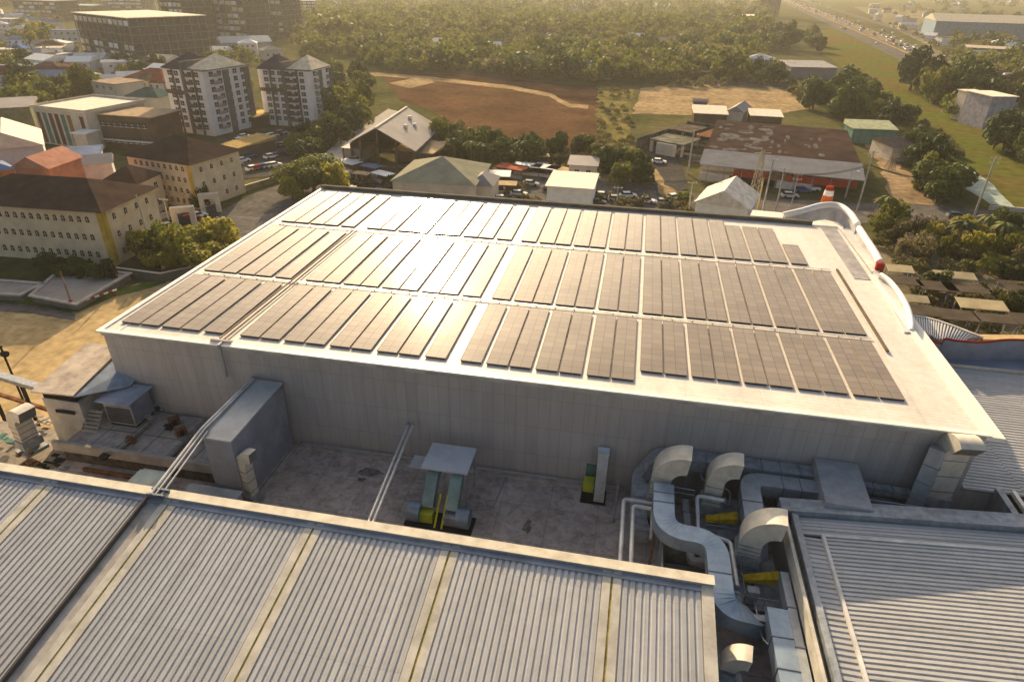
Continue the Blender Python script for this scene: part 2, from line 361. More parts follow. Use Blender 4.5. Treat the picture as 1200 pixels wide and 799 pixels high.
# ------------------------------------------------------------------ solar panels
pv_m = bpy.data.materials.new('solar_glass'); pv_m.use_nodes = True
def pvmat(m):
    t = m.node_tree; b = t.nodes['Principled BSDF']; g = t.nodes.new('ShaderNodeNewGeometry'); tc = t.nodes.new('ShaderNodeTexCoord')
    k = t.nodes.new('ShaderNodeTexBrick'); k.offset = 0; k.inputs['Scale'].default_value = 1
    k.inputs['Brick Width'].default_value = 1.0; k.inputs['Row Height'].default_value = 1.0
    k.inputs['Mortar Size'].default_value = .03; k.inputs['Mortar Smooth'].default_value = .2
    k.inputs['Color1'].default_value = (.19,.158,.128,1); k.inputs['Color2'].default_value = (.235,.196,.158,1); k.inputs['Mortar'].default_value = (.09,.07,.055,1)
    t.links.new(tc.outputs['Object'], k.inputs['Vector'])
    n = t.nodes.new('ShaderNodeTexNoise'); n.inputs['Scale'].default_value = .18; n.inputs['Detail'].default_value = 5
    t.links.new(g.outputs['Position'], n.inputs['Vector'])
    mr = t.nodes.new('ShaderNodeMapRange'); mr.inputs[1].default_value = .3; mr.inputs[2].default_value = .7; mr.inputs[3].default_value = .8; mr.inputs[4].default_value = 1.15
    t.links.new(n.outputs['Fac'], mr.inputs[0])
    mx = t.nodes.new('ShaderNodeVectorMath'); mx.operation = 'SCALE'
    t.links.new(k.outputs['Color'], mx.inputs[0]); t.links.new(mr.outputs[0], mx.inputs['Scale']); t.links.new(mx.outputs[0], b.inputs['Base Color'])
    b.inputs['Roughness'].default_value = .6; b.inputs['Specular IOR Level'].default_value = .0
    b.inputs['Coat Weight'].default_value = .52; b.inputs['Coat Roughness'].default_value = .125
pvmat(pv_m); MATS['solar_glass'] = pv_m
alu = mat('aluminium_frame', (.62,.58,.52), rough=.4, metal=.6)
colsX = []
for a_ in (-47.2,-42.9,-38.4,-34.7,-30.25,-25.75,-21.2,-16.65,-13.4,-11.05,-6.65,-2.2,2.3,6.67,11.0,15.34,19.7):
    colsX.append(a_)
    if a_ not in (-38.4,-16.65,-13.4): colsX.append(a_+2.07)
ORD = 'first second third fourth fifth sixth seventh eighth ninth tenth eleventh twelfth thirteenth fourteenth fifteenth sixteenth seventeenth eighteenth'.split()
def collabel(i):
    if i < 5: return ('strip %s from the left roof edge' % ORD[i]) if i else 'strip nearest the left roof edge'
    if i < 14: return 'strip %s to the right of the conduit pair' % ORD[i-5]
    if i < 22: return 'strip %s to the right of the wide white gap' % ORD[i-14]
    return ('strip %s from the right end' % ORD[30-i]) if i < 30 else 'strip at the very right end'
def pv_table(x, y0, y1, label, group):
    nrow = round((y1-y0)/1.0); t = thing('solar_array', label, 'solar panels', (x, y0, RZ), 0, group)
    W, H, z = 1.95, (y1-y0), .17
    key = ('pv', nrow, round(H, 2))
    if key not in MCACHE:
        a = MB(); a.box(.02, .02, z-.01, W-.02, H-.02, z+.012); 
        b = MB(); b.box(0, 0, z-.035, W, .05, z+.02); b.box(0, H-.05, z-.035, W, H, z+.02); b.box(0, .051, z-.035, .045, H-.051, z+.02); b.box(W-.045, .051, z-.035, W, H-.051, z+.02)
        c = MB()
        for xx in (.4, 1.6): c.box(xx-.03, .1, z-.09, xx+.03, H-.1, z-.04)
        for k in range(int(H//2)+1):
            for xx in (.4, 1.6): c.box(xx-.025, .3+k*2*(H-.6)/max(1,2*int(H//2)), .0, xx+.025, .38+k*2*(H-.6)/max(1,2*int(H//2)), z-.091)
        d = MB(); d.box(.06, .03, .02, W-.06, .06, z-.04)  # dark strip painted in for the shadow under the panel's front edge
        MCACHE[key] = (a.mesh('panel_surface', pv_m), b.mesh('panel_frame', mat('dark_frame', (.24,.20,.165), rough=.5)), c.mesh('mounting_rail', alu), d.mesh('painted_shadow_edge', dark))
    ms = MCACHE[key]
    for nm, me in zip(('panel_surface','panel_frame','mounting_rail','painted_shadow_edge'), ms): lk(nm, me, t)
    return t
MCACHE = {}
for i, x in enumerate(colsX):
    l = collabel(i)
    pv_table(x, 47.6 if i < 21 else 49.3, 59.3, 'front row solar panel '+l, 'solar panel strips in the front row')
    x2 = x+.35*(1 if i < 14 else 0)
    pv_table(x+.25*max(0, 1-i/14), 60.6, 76.2, 'middle row solar panel '+l, 'solar panel strips in the middle row')
    if i < 26: y1 = 92.4
    elif i < 29: y1 = 90.4
    elif i == 29: y1 = 84.5
    else: y1 = None
    if y1: pv_table(x+.45*max(0, 1-i/14), 78.0, y1, 'back row solar panel '+l if i < 29 else 'short brown solar panel strip stepping down at the right end of the back row', 'solar panel strips in the back row')
# conduits
def conduit(name, label, path, r=.05, n=6, m=alu, cat='pipe', group=None):
    o = MB().tube(path, r, n).build(name, m, smooth=True); return tag(o, label, cat, group)
for k, xx in enumerate((-35.95, -35.45)):
    conduit('roof_conduit', ('left' if k == 0 else 'right')+' of the twin grey conduits running up the roof between panel strips', [(xx-.15,46.6,RZ+.2),(xx+.1,60,RZ+.2),(xx+.3,76.5,RZ+.2)], .09, m=mat('conduit_brown', (.36,.29,.23), rough=.6))
for yy, lb in ((60.0,'front and middle'),(77.1,'middle and back')):
    t = thing('cable_tray', 'thin pale cable tray crossing the roof between the %s panel rows' % lb, 'cable tray', (0, yy, RZ))
    MB().box(-46.5,-.10,.12,24.0,.10,.18).build('tray', alu, t)
    a = MB()
    for k in range(36): a.box(-46+k*1.97,-.06,0,-45.9+k*1.97,.06,.119)
    a.build('support_feet', alu, t)
t = thing('cable_tray', 'dark raised cable tray along the right end of the middle panel row', 'cable tray', (0,0,RZ))
MB().box(24.6,57.6,.10,24.85,77.2,.26).build('tray', mat('tray_dark', (.16,.13,.10), rough=.7), t); a = MB(); [a.box(24.65,58+k*2.3,0,24.85,58.15+k*2.3,.099) for k in range(9)]; a.build('support_feet', alu, t)
t = thing('junction_duct', 'small pale duct elbow over the roof edge at the twin conduits', 'duct', (-35.5,46.3,RZ))
MB().box(-1.2,-.3,.15,.9,0,.32).build('tray', conc, t); MB().box(-.1,-.95,-.2,.12,-.2,.28).build('elbow', galv_d, t); MB().tube([(0,-.75,-.1),(.03,-.72,-1.8),(0,-.75,-3.3)], .09, 8).build('drop_pipe', galv_d, t)

# ------------------------------------------------------------------ curved parapet at right back corner
def ribbon(name, label, pts, h, thick, m, cat='parapet'):
    """curved parapet: top bead + inner face following pts (x,y,ztop)"""
    t = thing(name, label, cat, (pts[0][0], pts[0][1], 0))
    o = Vector((pts[0][0], pts[0][1], 0)); q = [Vector(p)-o for p in pts]
    # smooth path (catmull)
    s = []
    for i in range(len(q)-1):
        p0, p1, p2, p3 = q[max(i-1,0)], q[i], q[i+1], q[min(i+2,len(q)-1)]
        for k in range(6):
            u = k/6; s.append(.5*((2*p1)+(-p0+p2)*u+(2*p0-5*p1+4*p2-p3)*u*u+(-p0+3*p1-3*p2+p3)*u**3))
    s.append(q[-1])
    MB().tube([(p.x,p.y,p.z) for p in s], thick, 12).build('rounded_coping', m, t, smooth=True)
    rings = []
    for i, p in enumerate(s):
        d = (s[min(i+1,len(s)-1)]-s[max(i-1,0)]); d.z = 0; d.normalize(); n_ = Vector((-d.y, d.x, 0))*.12
        rings.append([(p.x-n_.x,p.y-n_.y,p.z-h),(p.x+n_.x,p.y+n_.y,p.z-h),(p.x+n_.x,p.y+n_.y,p.z-.1),(p.x-n_.x,p.y-n_.y,p.z-.1)])
    MB().loft(rings).build('curved_wall', mat('parapet_inner', (.50,.50,.52), rough=.5), t)
    return t, s
def PT(l, z): return [tuple(P(a, b, z)) for a, b in l]
coping = mat('white_glossy_coping', (.80,.77,.72), rough=.3, metal=.1, var=.05)
pa = [tuple(P(a,b,z)) for a,b,z in ((918,252,20.3),(940,247,21),(962,241,21.6),(982,241,21.8),(996,250,21.7),(1005,263,21.4))]
ribbon('curved_parapet', 'white curved parapet rising behind the back right corner of the hall roof', pa, 2.2, .42, coping)
pb = [tuple(P(a,b,z)) for a,b,z in ((1007,268,21.3),(1014,279,21.2),(1024,294,21),(1031,307,20.8))]
tb, _ = ribbon('curved_parapet', 'straight shiny white parapet segment ending in a red cap, beside the roof edge', pb, 3.0, .42, coping)
e = P(1032,309,20.7); MB().box(e.x-tb.location.x-.6,e.y-tb.location.y-.7,19.8,e.x-tb.location.x+.25,e.y-tb.location.y-.2,20.95).build('red_end_cap', redm, tb)
pc = [tuple(P(a,b,z)) for a,b,z in ((1032,322,20.6),(1043,330,20.6),(1055,345,20.5),(1064,362,20.3),(1068,380,20.1),(1067,388,20.0))]
tc_, _ = ribbon('curved_parapet', 'white curved parapet fin with reddish outer edge, right of the roof skylight sheet', pc, 3.5, .28, coping)
for lb_, pix_, z_ in (('pale apron sheet between the roof edge and the straight parapet segment', [(985,269),(1004,264),(1034,312),(1030,320),(1022,318)], 20.08), ('pale apron sheet between the roof edge and the white curved fin', [(1023,319),(1033,321),(1056,346),(1066,368),(1068,389),(1060,389)], 20.12)):
    q_ = [P(a_,b_,z_) for a_, b_ in pix_]; tag(MB().prism([(p.x,p.y) for p in q_], z_-.5, z_).build('parapet_apron', mat('apron_grey_white', (.56,.55,.53), rough=.35, var=.1, spec=.4)), lb_, 'roof apron')
# flat white apron behind the roof at back right + low roof with blue tone
a = [P(x,y,18.6) for x,y in ((875,262),(882,246),(925,250),(990,262),(985,278))]
t = thing('rear_annexe', 'low white roofed annexe directly behind the right end of the hall', 'building', (0,0,0))
MB().prism([(p.x,p.y) for p in a], 18.2, 18.6).build('roof', roof_w, t); MB().prism([(p.x*.995,p.y) for p in a], 0, 18.19).build('wall', wall_g, t)
# chimney-like red and white cone
b0 = P(967,243,19.5)
t = thing('warning_bollard', 'red and white tapered marker standing on the curved parapet behind the roof', 'marker', (b0.x,b0.y,18.8))
MB().cyl((0,0),.95,0,2.6,16,.75).build('red_base', mat('orange_red', (.55,.14,.05), rough=.6), t); MB().cyl((0,0),.74,2.6,3.4,16,.65).build('white_band', white, t); MB().cyl((0,0),.64,3.4,4.0,16,.5).build('top_cap', redm, t)

# ================================================================== DECK and FRONT ROOFS
DZ = 9.6
deckp = thing('service_deck', 'shaded grey concrete service deck between the hall wall and the ribbed front roof', 'roof deck', (0,0,0))
MB().box(-49.5, 26, 0, 33, WY0+.24, DZ).build('deck_slab', deck_m, deckp); MB().box(-80, 26, 0, -49.51, 43.6, DZ-.6).build('lower_slab', grid_mat('dirty_slab', (.30,.255,.20), (.2,.17,.14), 3.1, 3.1, .05, rough=.9, axes='XY', var=.15, stain=.5, grime=.5), deckp)
a = MB(); a.box(-29.6,45.1,DZ+.003,2.2,45.55,DZ+.28); a.build('wall_kerb', conc, deckp)
# deck kerbs
a = MB(); a.box(-29.55,37.0,DZ+.003,-29.25,45.0,DZ+.3); a.build('side_kerb', conc, deckp)
stain_m = mat('black_stain', (.22,.19,.17), rough=.95, var=.4, scale=2)
for k, (px, py, sx, sy_) in enumerate(((435,553,1.3,.7),(424,562,.5,.4),(618,617,.4,1.1))):
    p = P(px, py, DZ); r0 = random.Random(k); q = [(p.x+sx*math.cos(a_)*r0.uniform(.5,1.1), p.y+sy_*math.sin(a_)*r0.uniform(.5,1.1)) for a_ in [i*math.pi/7 for i in range(14)]]
    MB().prism(q, DZ+.001, DZ+.004+.001*k).build('oil_stain', stain_m, deckp)

# ribbed sheets
def ribs(x0, x1, y0, y1, zf, pitch=.5, axis='Y', h=.075, m=None, name='roof_sheet', parent=None):
    """trapezoid ribs running along axis; zf(x,y)"""
    mb = MB(); prof = []; n = max(1, int(round(((x1-x0) if axis == 'Y' else (y1-y0))/pitch))); 
    L = ((x1-x0) if axis == 'Y' else (y1-y0)); pt = L/n
    for k in range(n):
        for u, v in ((0,0),(.22,0),(.34,h),(.88,h)): prof.append((k*pt+u*pt, v))
    prof.append((L, 0))
    ends = (y0, y1) if axis == 'Y' else (x0, x1)
    vs = []
    for e_ in ends:
        for u, v in prof:
            X, Y = (x0+u, e_) if axis == 'Y' else (e_, y0+u)
            vs.append((X, Y, zf(X, Y)+v))
    N = len(prof); mb.add(vs, [(i, i+1, N+i+1, N+i) for i in range(N-1)])
    return mb.build(name, m or rib_m, parent)
FY = 31.0; FX1 = 7.6; SL = .149
fz = lambda X, Y: 15.80-(FY-Y)*SL
front = thing('ribbed_roof_hall', 'grey ribbed metal roof with cream flashing bands filling the lower left foreground', 'building', (0,0,0))
MB().prism([(-75,-12),(FX1-.1,-12),(FX1-.1,FY+.2),(-75,FY+.2)], 0, 8.8).build('wall', wall_g, front)
v = [(-75,FY-.2,15.45),(FX1-.1,FY-.2,15.45),(FX1-.1,-12,15.45-(43)*SL),(-75,-12,15.45-43*SL)]
MB().add([(x,y,8.81) for x,y,z in v]+v, [(0,1,5,4),(1,2,6,5),(2,3,7,6),(3,0,4,7),(4,5,6,7)]).build('roof_structure', wall_g, front)
a = MB(); a.box(-75, FY-.25, 14.6, FX1+.25, FY+.45, 16.0); a.build('parapet', flash, front)
a = MB(); a.box(-75, FY-.3, 16.004, FX1+.3, FY+.5, 16.06); a.build('parapet_coping', mat('cream_coping', (.58,.53,.43), rough=.55, var=.14, scale=.8), front)
def flat_strip(x0, x1, name, m, dz, th=.03, y0=-12, y1=FY-.26, parent=front):
    o = MB().add([(x0,y0,fz(0,y0)+dz-th),(x1,y0,fz(0,y0)+dz-th),(x1,y1,fz(0,y1)+dz-th),(x0,y1,fz(0,y1)+dz-th),(x0,y0,fz(0,y0)+dz),(x1,y0,fz(0,y0)+dz),(x1,y1,fz(0,y1)+dz),(x0,y1,fz(0,y1)+dz)],
        [(0,3,2,1),(4,5,6,7),(0,1,5,4),(1,2,6,5),(2,3,7,6),(3,0,4,7)]); return o.build(name, m, parent)
seams = [P(61,563,15.8).x, P(199,589,15.8).x, P(369,616,15.8).x, P(529,640,15.8).x, P(718,667,15.8).x]
seams = [seams[0]-11.4, *seams]
edge0 = -75
for k, s_ in enumerate(seams+[None]):
    x1 = (s_-.62) if s_ is not None else FX1-.55
    jx = None
    if k == 2:                       # section with the raised expansion joint
        jx = P(176,582,15.8).x; x1s = jx
        ribs(edge0, jx-.1, -12, FY-.27, fz, .45, h=.075, m=rib_m, parent=front)
        flat_strip(jx-.1, jx+.06, 'expansion_joint', mat('joint_dark', (.10,.09,.085), rough=.6), .38, .45)
        flat_strip(jx+.061, x1, 'joint_apron', conc, .012)
    else:
        ribs(edge0, x1, -12, FY-.27, fz, .45, h=.075, m=rib_m, parent=front)
    if s_ is not None:
        flat_strip(s_-.62, s_-.08, 'flashing_band', flash, .10, .12); flat_strip(s_+.08, s_+.62, 'flashing_band', flash, .10, .12)
        flat_strip(s_-.079, s_+.079, 'valley_gutter', moss, .03, .06)
        for yy in (FY-.9, FY-8.3, FY-15.5, FY-22.4):
            pass
        edge0 = s_+.62
flat_strip(FX1-.55, FX1+.22, 'edge_flashing', flash, .14, .5)
a = MB(); a.box(-75, FY-.75, 15.0, FX1-.56, FY-.26, 15.83); a.build('painted_shadow_strip', mat('shadow_blue_grey', (.28,.29,.32), rough=.5), front)  # blue grey strip painted in for the shadow behind the parapet

# right roof (rises to the right)
RX0, RX1, RY1 = 14.15, 75, 40.9
rz = lambda X, Y: 14.75+.095*(X-RX0)
right = thing('ribbed_roof_hall', 'blue grey ribbed roof rising to the right in the lower right foreground', 'building', (0,0,0))
MB().add([(RX0,-12,0),(RX1,-12,0),(RX1,41.0,0),(RX0,41.0,0),(RX0,-12,14.3),(RX1,-12,14.3+.095*(RX1-RX0)),(RX1,41.0,14.3+.095*(RX1-RX0)),(RX0,41.0,14.3)],
   [(0,3,2,1),(4,5,6,7),(0,1,5,4),(1,2,6,5),(2,3,7,6),(3,0,4,7)]).build('wall', wall_g, right)
def tilt(x0,y0,x1,y1,dz,th,name,m,parent=right):
    z = lambda x: rz(x,0)+dz
    return MB().add([(x0,y0,z(x0)-th),(x1,y0,z(x1)-th),(x1,y1,z(x1)-th),(x0,y1,z(x0)-th),(x0,y0,z(x0)),(x1,y0,z(x1)),(x1,y1,z(x1)),(x0,y1,z(x0))],
      [(0,3,2,1),(4,5,6,7),(0,1,5,4),(1,2,6,5),(2,3,7,6),(3,0,4,7)]).build(name, m, parent)
ribs(16.3, RX1, -12, 37.6, rz, .37, 'X', m=rib_b, h=.075, parent=right)
tilt(16.08,-12,16.28,37.85,.16,.3,'roof_curb', mat('pale_curb', (.62,.60,.57), rough=.5)); tilt(16.29,37.62,RX1,37.85,.16,.3,'roof_curb', mat('pale_curb', (.62,.60,.57)))
ribs(14.75, 16.07, -12, 37.6, lambda X,Y: 14.80, .42, 'X', m=rib_b, h=.06, parent=right, name='gutter_sheet')
tilt(14.75,37.86,RX1,39.6,.02,.2,'walkway_sheet', rib_b)
ribs(14.75, RX1, 38.2, 39.5, lambda X,Y: rz(X,Y)+.05, .36, 'X', m=rib_b, h=.05, parent=right, name='walkway_ribs')
tilt(13.6,39.62,34.0,41.0,.55,1.2,'parapet', galv_d)
MB().box(13.62,-12,14.0,13.85,39.6,15.25).build('edge_rail', flash, right)
MB().box(14.3,-12,14.31,14.74,39.6,15.15).build('inner_kerb', galv_d, right)
MB().box(13.9,-12,13.9,14.25,39.6,14.35).build('edge_gutter', blackm, right)

# lower roof beyond the hall's right wall
lz = 14.5
far = thing('ribbed_roof_hall', 'sunlit ribbed grey roof beyond the right wall of the hall', 'building', (0,0,0))
MB().box(WX1-.2, 46.2, 0, 90, 73.5, lz-.3).build('wall', wall_g, far); MB().box(31.0, 41.1, 0, 90, 46.19, lz-.3).build('wall', wall_g, far)
ribs(33.2, 90, 41.1, 66.5, lambda X,Y: lz, .42, 'X', m=rib_b, parent=far)
ribs(28.7, 33.19, 46.0, 66.5, lambda X,Y: lz, .42, 'X', m=rib_b, parent=far)
bl = mat('blue_grey_sheet', (.24,.27,.33), rough=.35, metal=.3, var=.2, scale=.15)
MB().box(28.7,66.6,lz-.29,90,73.4,lz+.12).build('shadow_tinted_roof', bl, far)  # shadow of the curved roof put into this blue grey colour
MB().box(28.7,70.3,lz+.121,90,70.6,lz+.6).build('blue_step', bl, far)
MB().box(28.7,66.3,lz+.10,90,66.55,lz+.35).build('roof_curb', flash, far)
# pit edge on right
MB().box(31.0,40.9,lz-.29,31.5,46.2,lz+.35).build('pit_kerb', galv_d, far)
MB().box(32.2,40.9,lz-.29,32.5,46.2,lz+.30).build('pit_rail', cap_w, far)
MB().box(31.51,40.9,lz-.28,32.19,46.2,lz-.05).build('pit_gutter', blackm, far)
# wavy red edged blue facade + ribbed curved parapet
wave = [tuple(P(a,b,z)) for a,b,z in ((1066,388,17),(1075,391,17),(1090,399,16.6),(1104,402,16.4),(1108,397,17),(1120,399,16.9),(1150,401,16.8),(1180,398,17),(1215,399,17),(1260,402,17))]
t, _ = ribbon('wavy_facade', 'blue grey wavy facade wall with a red top edge beside the lower right roof', wave, 2.6, .12, redm, 'facade')
for ch in t.children:
    if ch.name.startswith('curved_wall'): ch.data.materials[0] = bl
cr = [P(a,b,16.5) for a,b in ((1070,373),(1085,375),(1100,379),(1120,386),(1138,393),(1150,399))]
t = thing('ribbed_screen', 'pale vertically ribbed curved screen wall in front of the car park canopies', 'screen wall', (cr[0].x,cr[0].y,0))
top_ = [P(a,b,16.9) for a,b in ((1070,372),(1085,374),(1100,378),(1120,385),(1138,392),(1152,397))]
bot_ = [P(a,b,16.3) for a,b in ((1073,384),(1086,392),(1098,398),(1114,398),(1130,399),(1146,400))]
o = Vector((cr[0].x,cr[0].y,0)); a = MB(); bk = MB()
def lerpl(l, u):
    i_ = min(int(u), len(l)-2); return l[i_].lerp(l[i_+1], u-i_)-o
for k in range(26):
    u0, u1 = 5*k/26, 5*(k+.55)/26
    A_, B_, C_, D_ = lerpl(top_,u0), lerpl(top_,u1), lerpl(bot_,u1), lerpl(bot_,u0); dz_ = Vector((0,0,.18))
    a.add([D_,C_,B_,A_,D_+dz_,C_+dz_,B_+dz_,A_+dz_], [(0,3,2,1),(4,5,6,7),(0,1,5,4),(1,2,6,5),(2,3,7,6),(3,0,4,7)])
for k in range(10):
    u0, u1 = k/2, (k+1)/2
    A_, B_, C_, D_ = lerpl(top_,u0), lerpl(top_,u1), lerpl(bot_,u1), lerpl(bot_,u0); dz_ = Vector((0,0,-.3))
    bk.add([D_+dz_,C_+dz_,B_+dz_,A_+dz_,D_,C_,B_,A_], [(0,3,2,1),(4,5,6,7),(0,1,5,4),(1,2,6,5),(2,3,7,6),(3,0,4,7)])
a.build('ribs', white, t); bk.build('backing', mat('backing_grey', (.25,.22,.2)), t)  # dark grey sheet behind the white ribs
a = MB(); a.sweep([tuple(p-o+Vector((0,.1,.1))) for p in top_], .3, .25); a.build('top_rail', flash, t)
p0, p1 = P(1150,399,16.9), P(1260,402,16.9)
o_ = MB(); o_.prism([(p0.x,p0.y+.5),(p1.x,p1.y+.5),(p1.x,p1.y+1.9),(p0.x,p0.y+1.6)], 14, 16.8); tag(o_.build('facade_ledge', mat('ledge_yellow', (.5,.38,.2), var=.1)), 'tan sunlit ledge behind the red wavy edge at the far right', 'ledge')

# ================================================================== ROOFTOP EQUIPMENT
def flanges(t, segs, m=seam_m, name='flange', w=1, h=1):
    pass
def duct(name, label, path, w, h, m=galv, group=None, seam=1.6, cat='duct', legs=None):
    t = thing(name, label, cat, (path[0][0], path[0][1], DZ), 0, group); o = Vector((path[0][0], path[0][1], DZ))
    q = [Vector(p)-o for p in path]
    MB().sweep(q, w, h).build('duct_run', m, t)
    for i in range(len(q)-1):
        d = q[i+1]-q[i]; L = d.length
        if L < seam*.9: continue
        dn = d.normalized(); nn = int(L//seam)
        for k in range(1, nn+1):
            c = q[i]+dn*(L*k/(nn+1)); a_ = MB(); a_.sweep([c-dn*.035, c+dn*.035], w+.09, h+.09); a_.build('flange', seam_m, t)
    if legs:
        for (lx, ly, lz_) in legs: MB().box(lx-o.x-.06, ly-o.y-.06, 0, lx-o.x+.06, ly-o.y+.06, lz_-DZ).build('support_leg', galv_d, t)
    return t
def bend(p, q, r, n=6):
    return p
def corner_path(pts, r=1.0, n=6):
    out = [Vector(pts[0])]
    for i in range(1, len(pts)-1):
        a, b, c = map(Vector, (pts[i-1], pts[i], pts[i+1])); rr = min(r, (a-b).length*.48, (c-b).length*.48)
        p, q = b+(a-b).normalized()*rr, b+(c-b).normalized()*rr
        for k in range(n+1):
            u = k/n; out.append(p*(1-u)**2+b*2*u*(1-u)+q*u*u)
    out.append(Vector(pts[-1])); return out
# gooseneck exhaust hoods: riser, curved neck opening towards -Y (camera) and housing
def hood(label, x, y, ztop, zbase, w=1.9, d=1.5, rz=0, yellow=True, zb0=DZ, sweep=95, R0=1.15):
    """square gooseneck: riser at local y=0, neck bends towards local -Y"""
    t = thing('exhaust_hood', label, 'exhaust hood', (x, y, zb0), rz)
    zt, zb = ztop-zb0, zbase-zb0; r = d*R0+d/2; rc = d*R0
    mb = MB(); rings = []
    def ring(cy_, cz, ay, az):
        return [(-w/2, cy_-ay, cz-az), (w/2, cy_-ay, cz-az), (w/2, cy_+ay, cz+az), (-w/2, cy_+ay, cz+az)]
    rings.append(ring(d*.75, zb, d/2, 0)); rings.append(ring(d*.75, zt-r, d/2, 0))
    n_ = 10
    for k in range(1, n_+1):
        a = R(sweep*k/n_)
        rings.append(ring(d*.75-rc+rc*math.cos(a), zt-r+rc*math.sin(a), d/2*math.cos(a), d/2*math.sin(a)))
    mb.loft(rings, caps=False)
    # thickness: inner skin
    o = mb.build('curved_neck', mat('hood_sheet', (.56,.52,.44), rough=.55, metal=.15, var=.12, scale=1.2), t, smooth=True)
    mb2 = MB(); e0 = rings[-1]; mb2.add(e0, [(0,1,2,3)]); mb2.build('mouth_screen', mat('hood_mouth', (.16,.16,.155), rough=.8), t)
    mb3 = MB(); mb3.box(-w/2-.15, d*.25-.15, zb-.9, w/2+.15, d*1.25+.15, zb-.01); mb3.build('riser_base', galv_d, t)
    mb4 = MB(); mb4.cyl((0, d*.75), min(w,d)*.62, 0.35, zb-.91, 20); mb4.build('fan_housing', mat('fan_housing_green', (.25,.28,.24), rough=.5, metal=.3), t, smooth=True)
    f = MB(); f.box(-w/2-.3, 0, 0, w/2+.3, d*1.5, .34); f.build('skid_frame', galv_d, t)
    if yellow:
        g_ = MB(); g0 = [(-1.2,-.35,.4),(.8,-.35,.7),(.8,-.35,1.25),(-1.2,-.35,.65),(-1.2,.35,.4),(.8,.35,.7),(.8,.35,1.5),(-1.2,.35,.65)]; g_.add([Matrix.Rotation(-rz,3,'Z') @ Vector((v_[0]*1.15-.1, v_[1]*.8-1.7, v_[2]*1.0)) for v_ in g0],
            [(0,1,2,3),(4,7,6,5),(0,4,5,1),(3,2,6,7),(0,3,7,4),(1,5,6,2)]); g_.build('yellow_belt_guard', yel, t)
        q_ = Matrix.Rotation(-rz,3,'Z') @ Vector((-.9,-1.5,0)); MB().cyl((q_.x,q_.y),.34,.0,.39,12).build('motor', teal, t)
    # seams
    for k in range(3):
        zz = zb+(zt-r-zb)*(k+.5)/3; MB().box(-w/2-.03, d*.25-.03, zz-.03, w/2+.03, d*1.25+.03, zz+.03).build('flange', seam_m, t)
    return t
hood('tall gooseneck exhaust hood with sunlit top, leftmost of three near the big curved duct', 5.9, 41.8, 17.8, 13.4, 1.9, 1.55, R(84), yellow=False)
hood('gooseneck exhaust hood in the middle of three, yellow guard at its foot', 9.9, 41.9, 17.75, 13.2, 1.6, 1.35, R(84), zb0=12.2)
hood('gooseneck exhaust hood beside the right ribbed roof edge, yellow guard below it', 12.35, 37.0, 17.0, 13.3, 1.7, 1.55, R(82), zb0=11.6)
hood('large gooseneck exhaust hood at the right front corner of the hall', 26.5, 44.3, 20.5, 14.2, 1.75, 1.35, R(5), sweep=125, R0=.75)
hood('slim gooseneck duct with shiny bend against the grey box enclosure', -28.9, 37.4, 15.5, 10.6, .85, 1.0, R(78), yellow=True)
hood('large gooseneck duct at the far left edge beyond the lean-to shed', -52.9, 39.4, 15.0, 11.2, 1.5, 1.2, R(75), yellow=False, sweep=110)
hood('small box headed exhaust hood between the front roof and the long blue duct', 9.7, 27.6, 14.2, 12.4, 1.2, .9, R(80), yellow=False)

duct('air_duct', 'long square duct at the foot of the hall wall, bending down at left', corner_path([(3.6,38.8,11.2),(3.6,44.9,11.6),(3.6,44.9,14.7),(17.5,44.9,14.7)][0:1]+[(3.3,41.0,10.6),(3.3,44.7,12.0),(4.6,44.9,14.6),(17.3,44.9,14.6)], .8, 5), 1.4, 1.1, galv_d, legs=[(8,44.9,14.1),(13,44.9,14.1)])
duct('air_duct', 'square grey duct bending round the dark pit by the parapet', corner_path([(16.9,43.0,14.6),(11.6,43.0,14.6),(11.6,38.0,14.3),(11.9,37.2,12.2)], 1.2, 6), 1.5, 1.1, galv, legs=[(14,43,14)])
duct('air_duct', 'big bluish S shaped duct curving from the hoods down past the front roof', corner_path([P(777,572,15.0),P(777,626,14.6),P(838,636,14.4),P(846,716,14.0),P(884,730,12.6),P(886,738,9.8)], 1.7, 8), 1.55, 1.1, mat('galvanised_bluish', (.30,.37,.44), rough=.4, metal=.5, var=.12, scale=.9), seam=1.3, legs=[(6.5,37.4,14.0)])
duct('air_duct', 'long straight bluish duct running towards the camera beside the right roof edge', [(12.4,31.6,13.2),(12.4,5,13.2)], 1.5, 1.3, mat('galvanised_bluish', (.30,.37,.44)), seam=2.4)
duct('air_duct', 'narrow duct lying alongside the right roof edge rail', [(13.25,34.8,13.4),(13.25,5,13.4)], .55, 1.0, galv, seam=3.1)
duct('air_duct', 'low square duct frame around the third hood platform', corner_path([(6.9,42,12.6),(7.1,35.6,12.6),(9.5,35.3,12.9)][:2]+[(9.9,35.9,12.8),(10.0,31.2,12.8),(13.0,31.4,12.8)], .5, 4), .5, .5, galv_d)
duct('air_duct', 'pale covered duct slab bridging from the hall wall to the right parapet', [(18.6,45.7,15.25),(18.3,40.2,15.35)], 3.3, 1.3, mat('dull_slab_sheet', (.34,.34,.35), rough=.6, var=.12, scale=1), seam=9)
duct('air_duct', 'square duct lying in the dark pit by the large corner hood', corner_path([(20.6,44.6,12.6),(23.8,44.4,12.6),(25.6,42.8,12.2),(26,42,11)], 1.0, 5), 1.4, 1.1, galv)
duct('air_duct', 'upper thin duct crossing the dark pit under the hall wall', [(20.2,45.0,14.2),(26,44.9,14.0)], .7, .6, galv_d)
duct('air_duct', 'rectangular duct leaning down from the hall corner into the pit', [(25.2,45.0,18.8),(24.6,44.0,13.0)], 1.1, 1.0, galv)
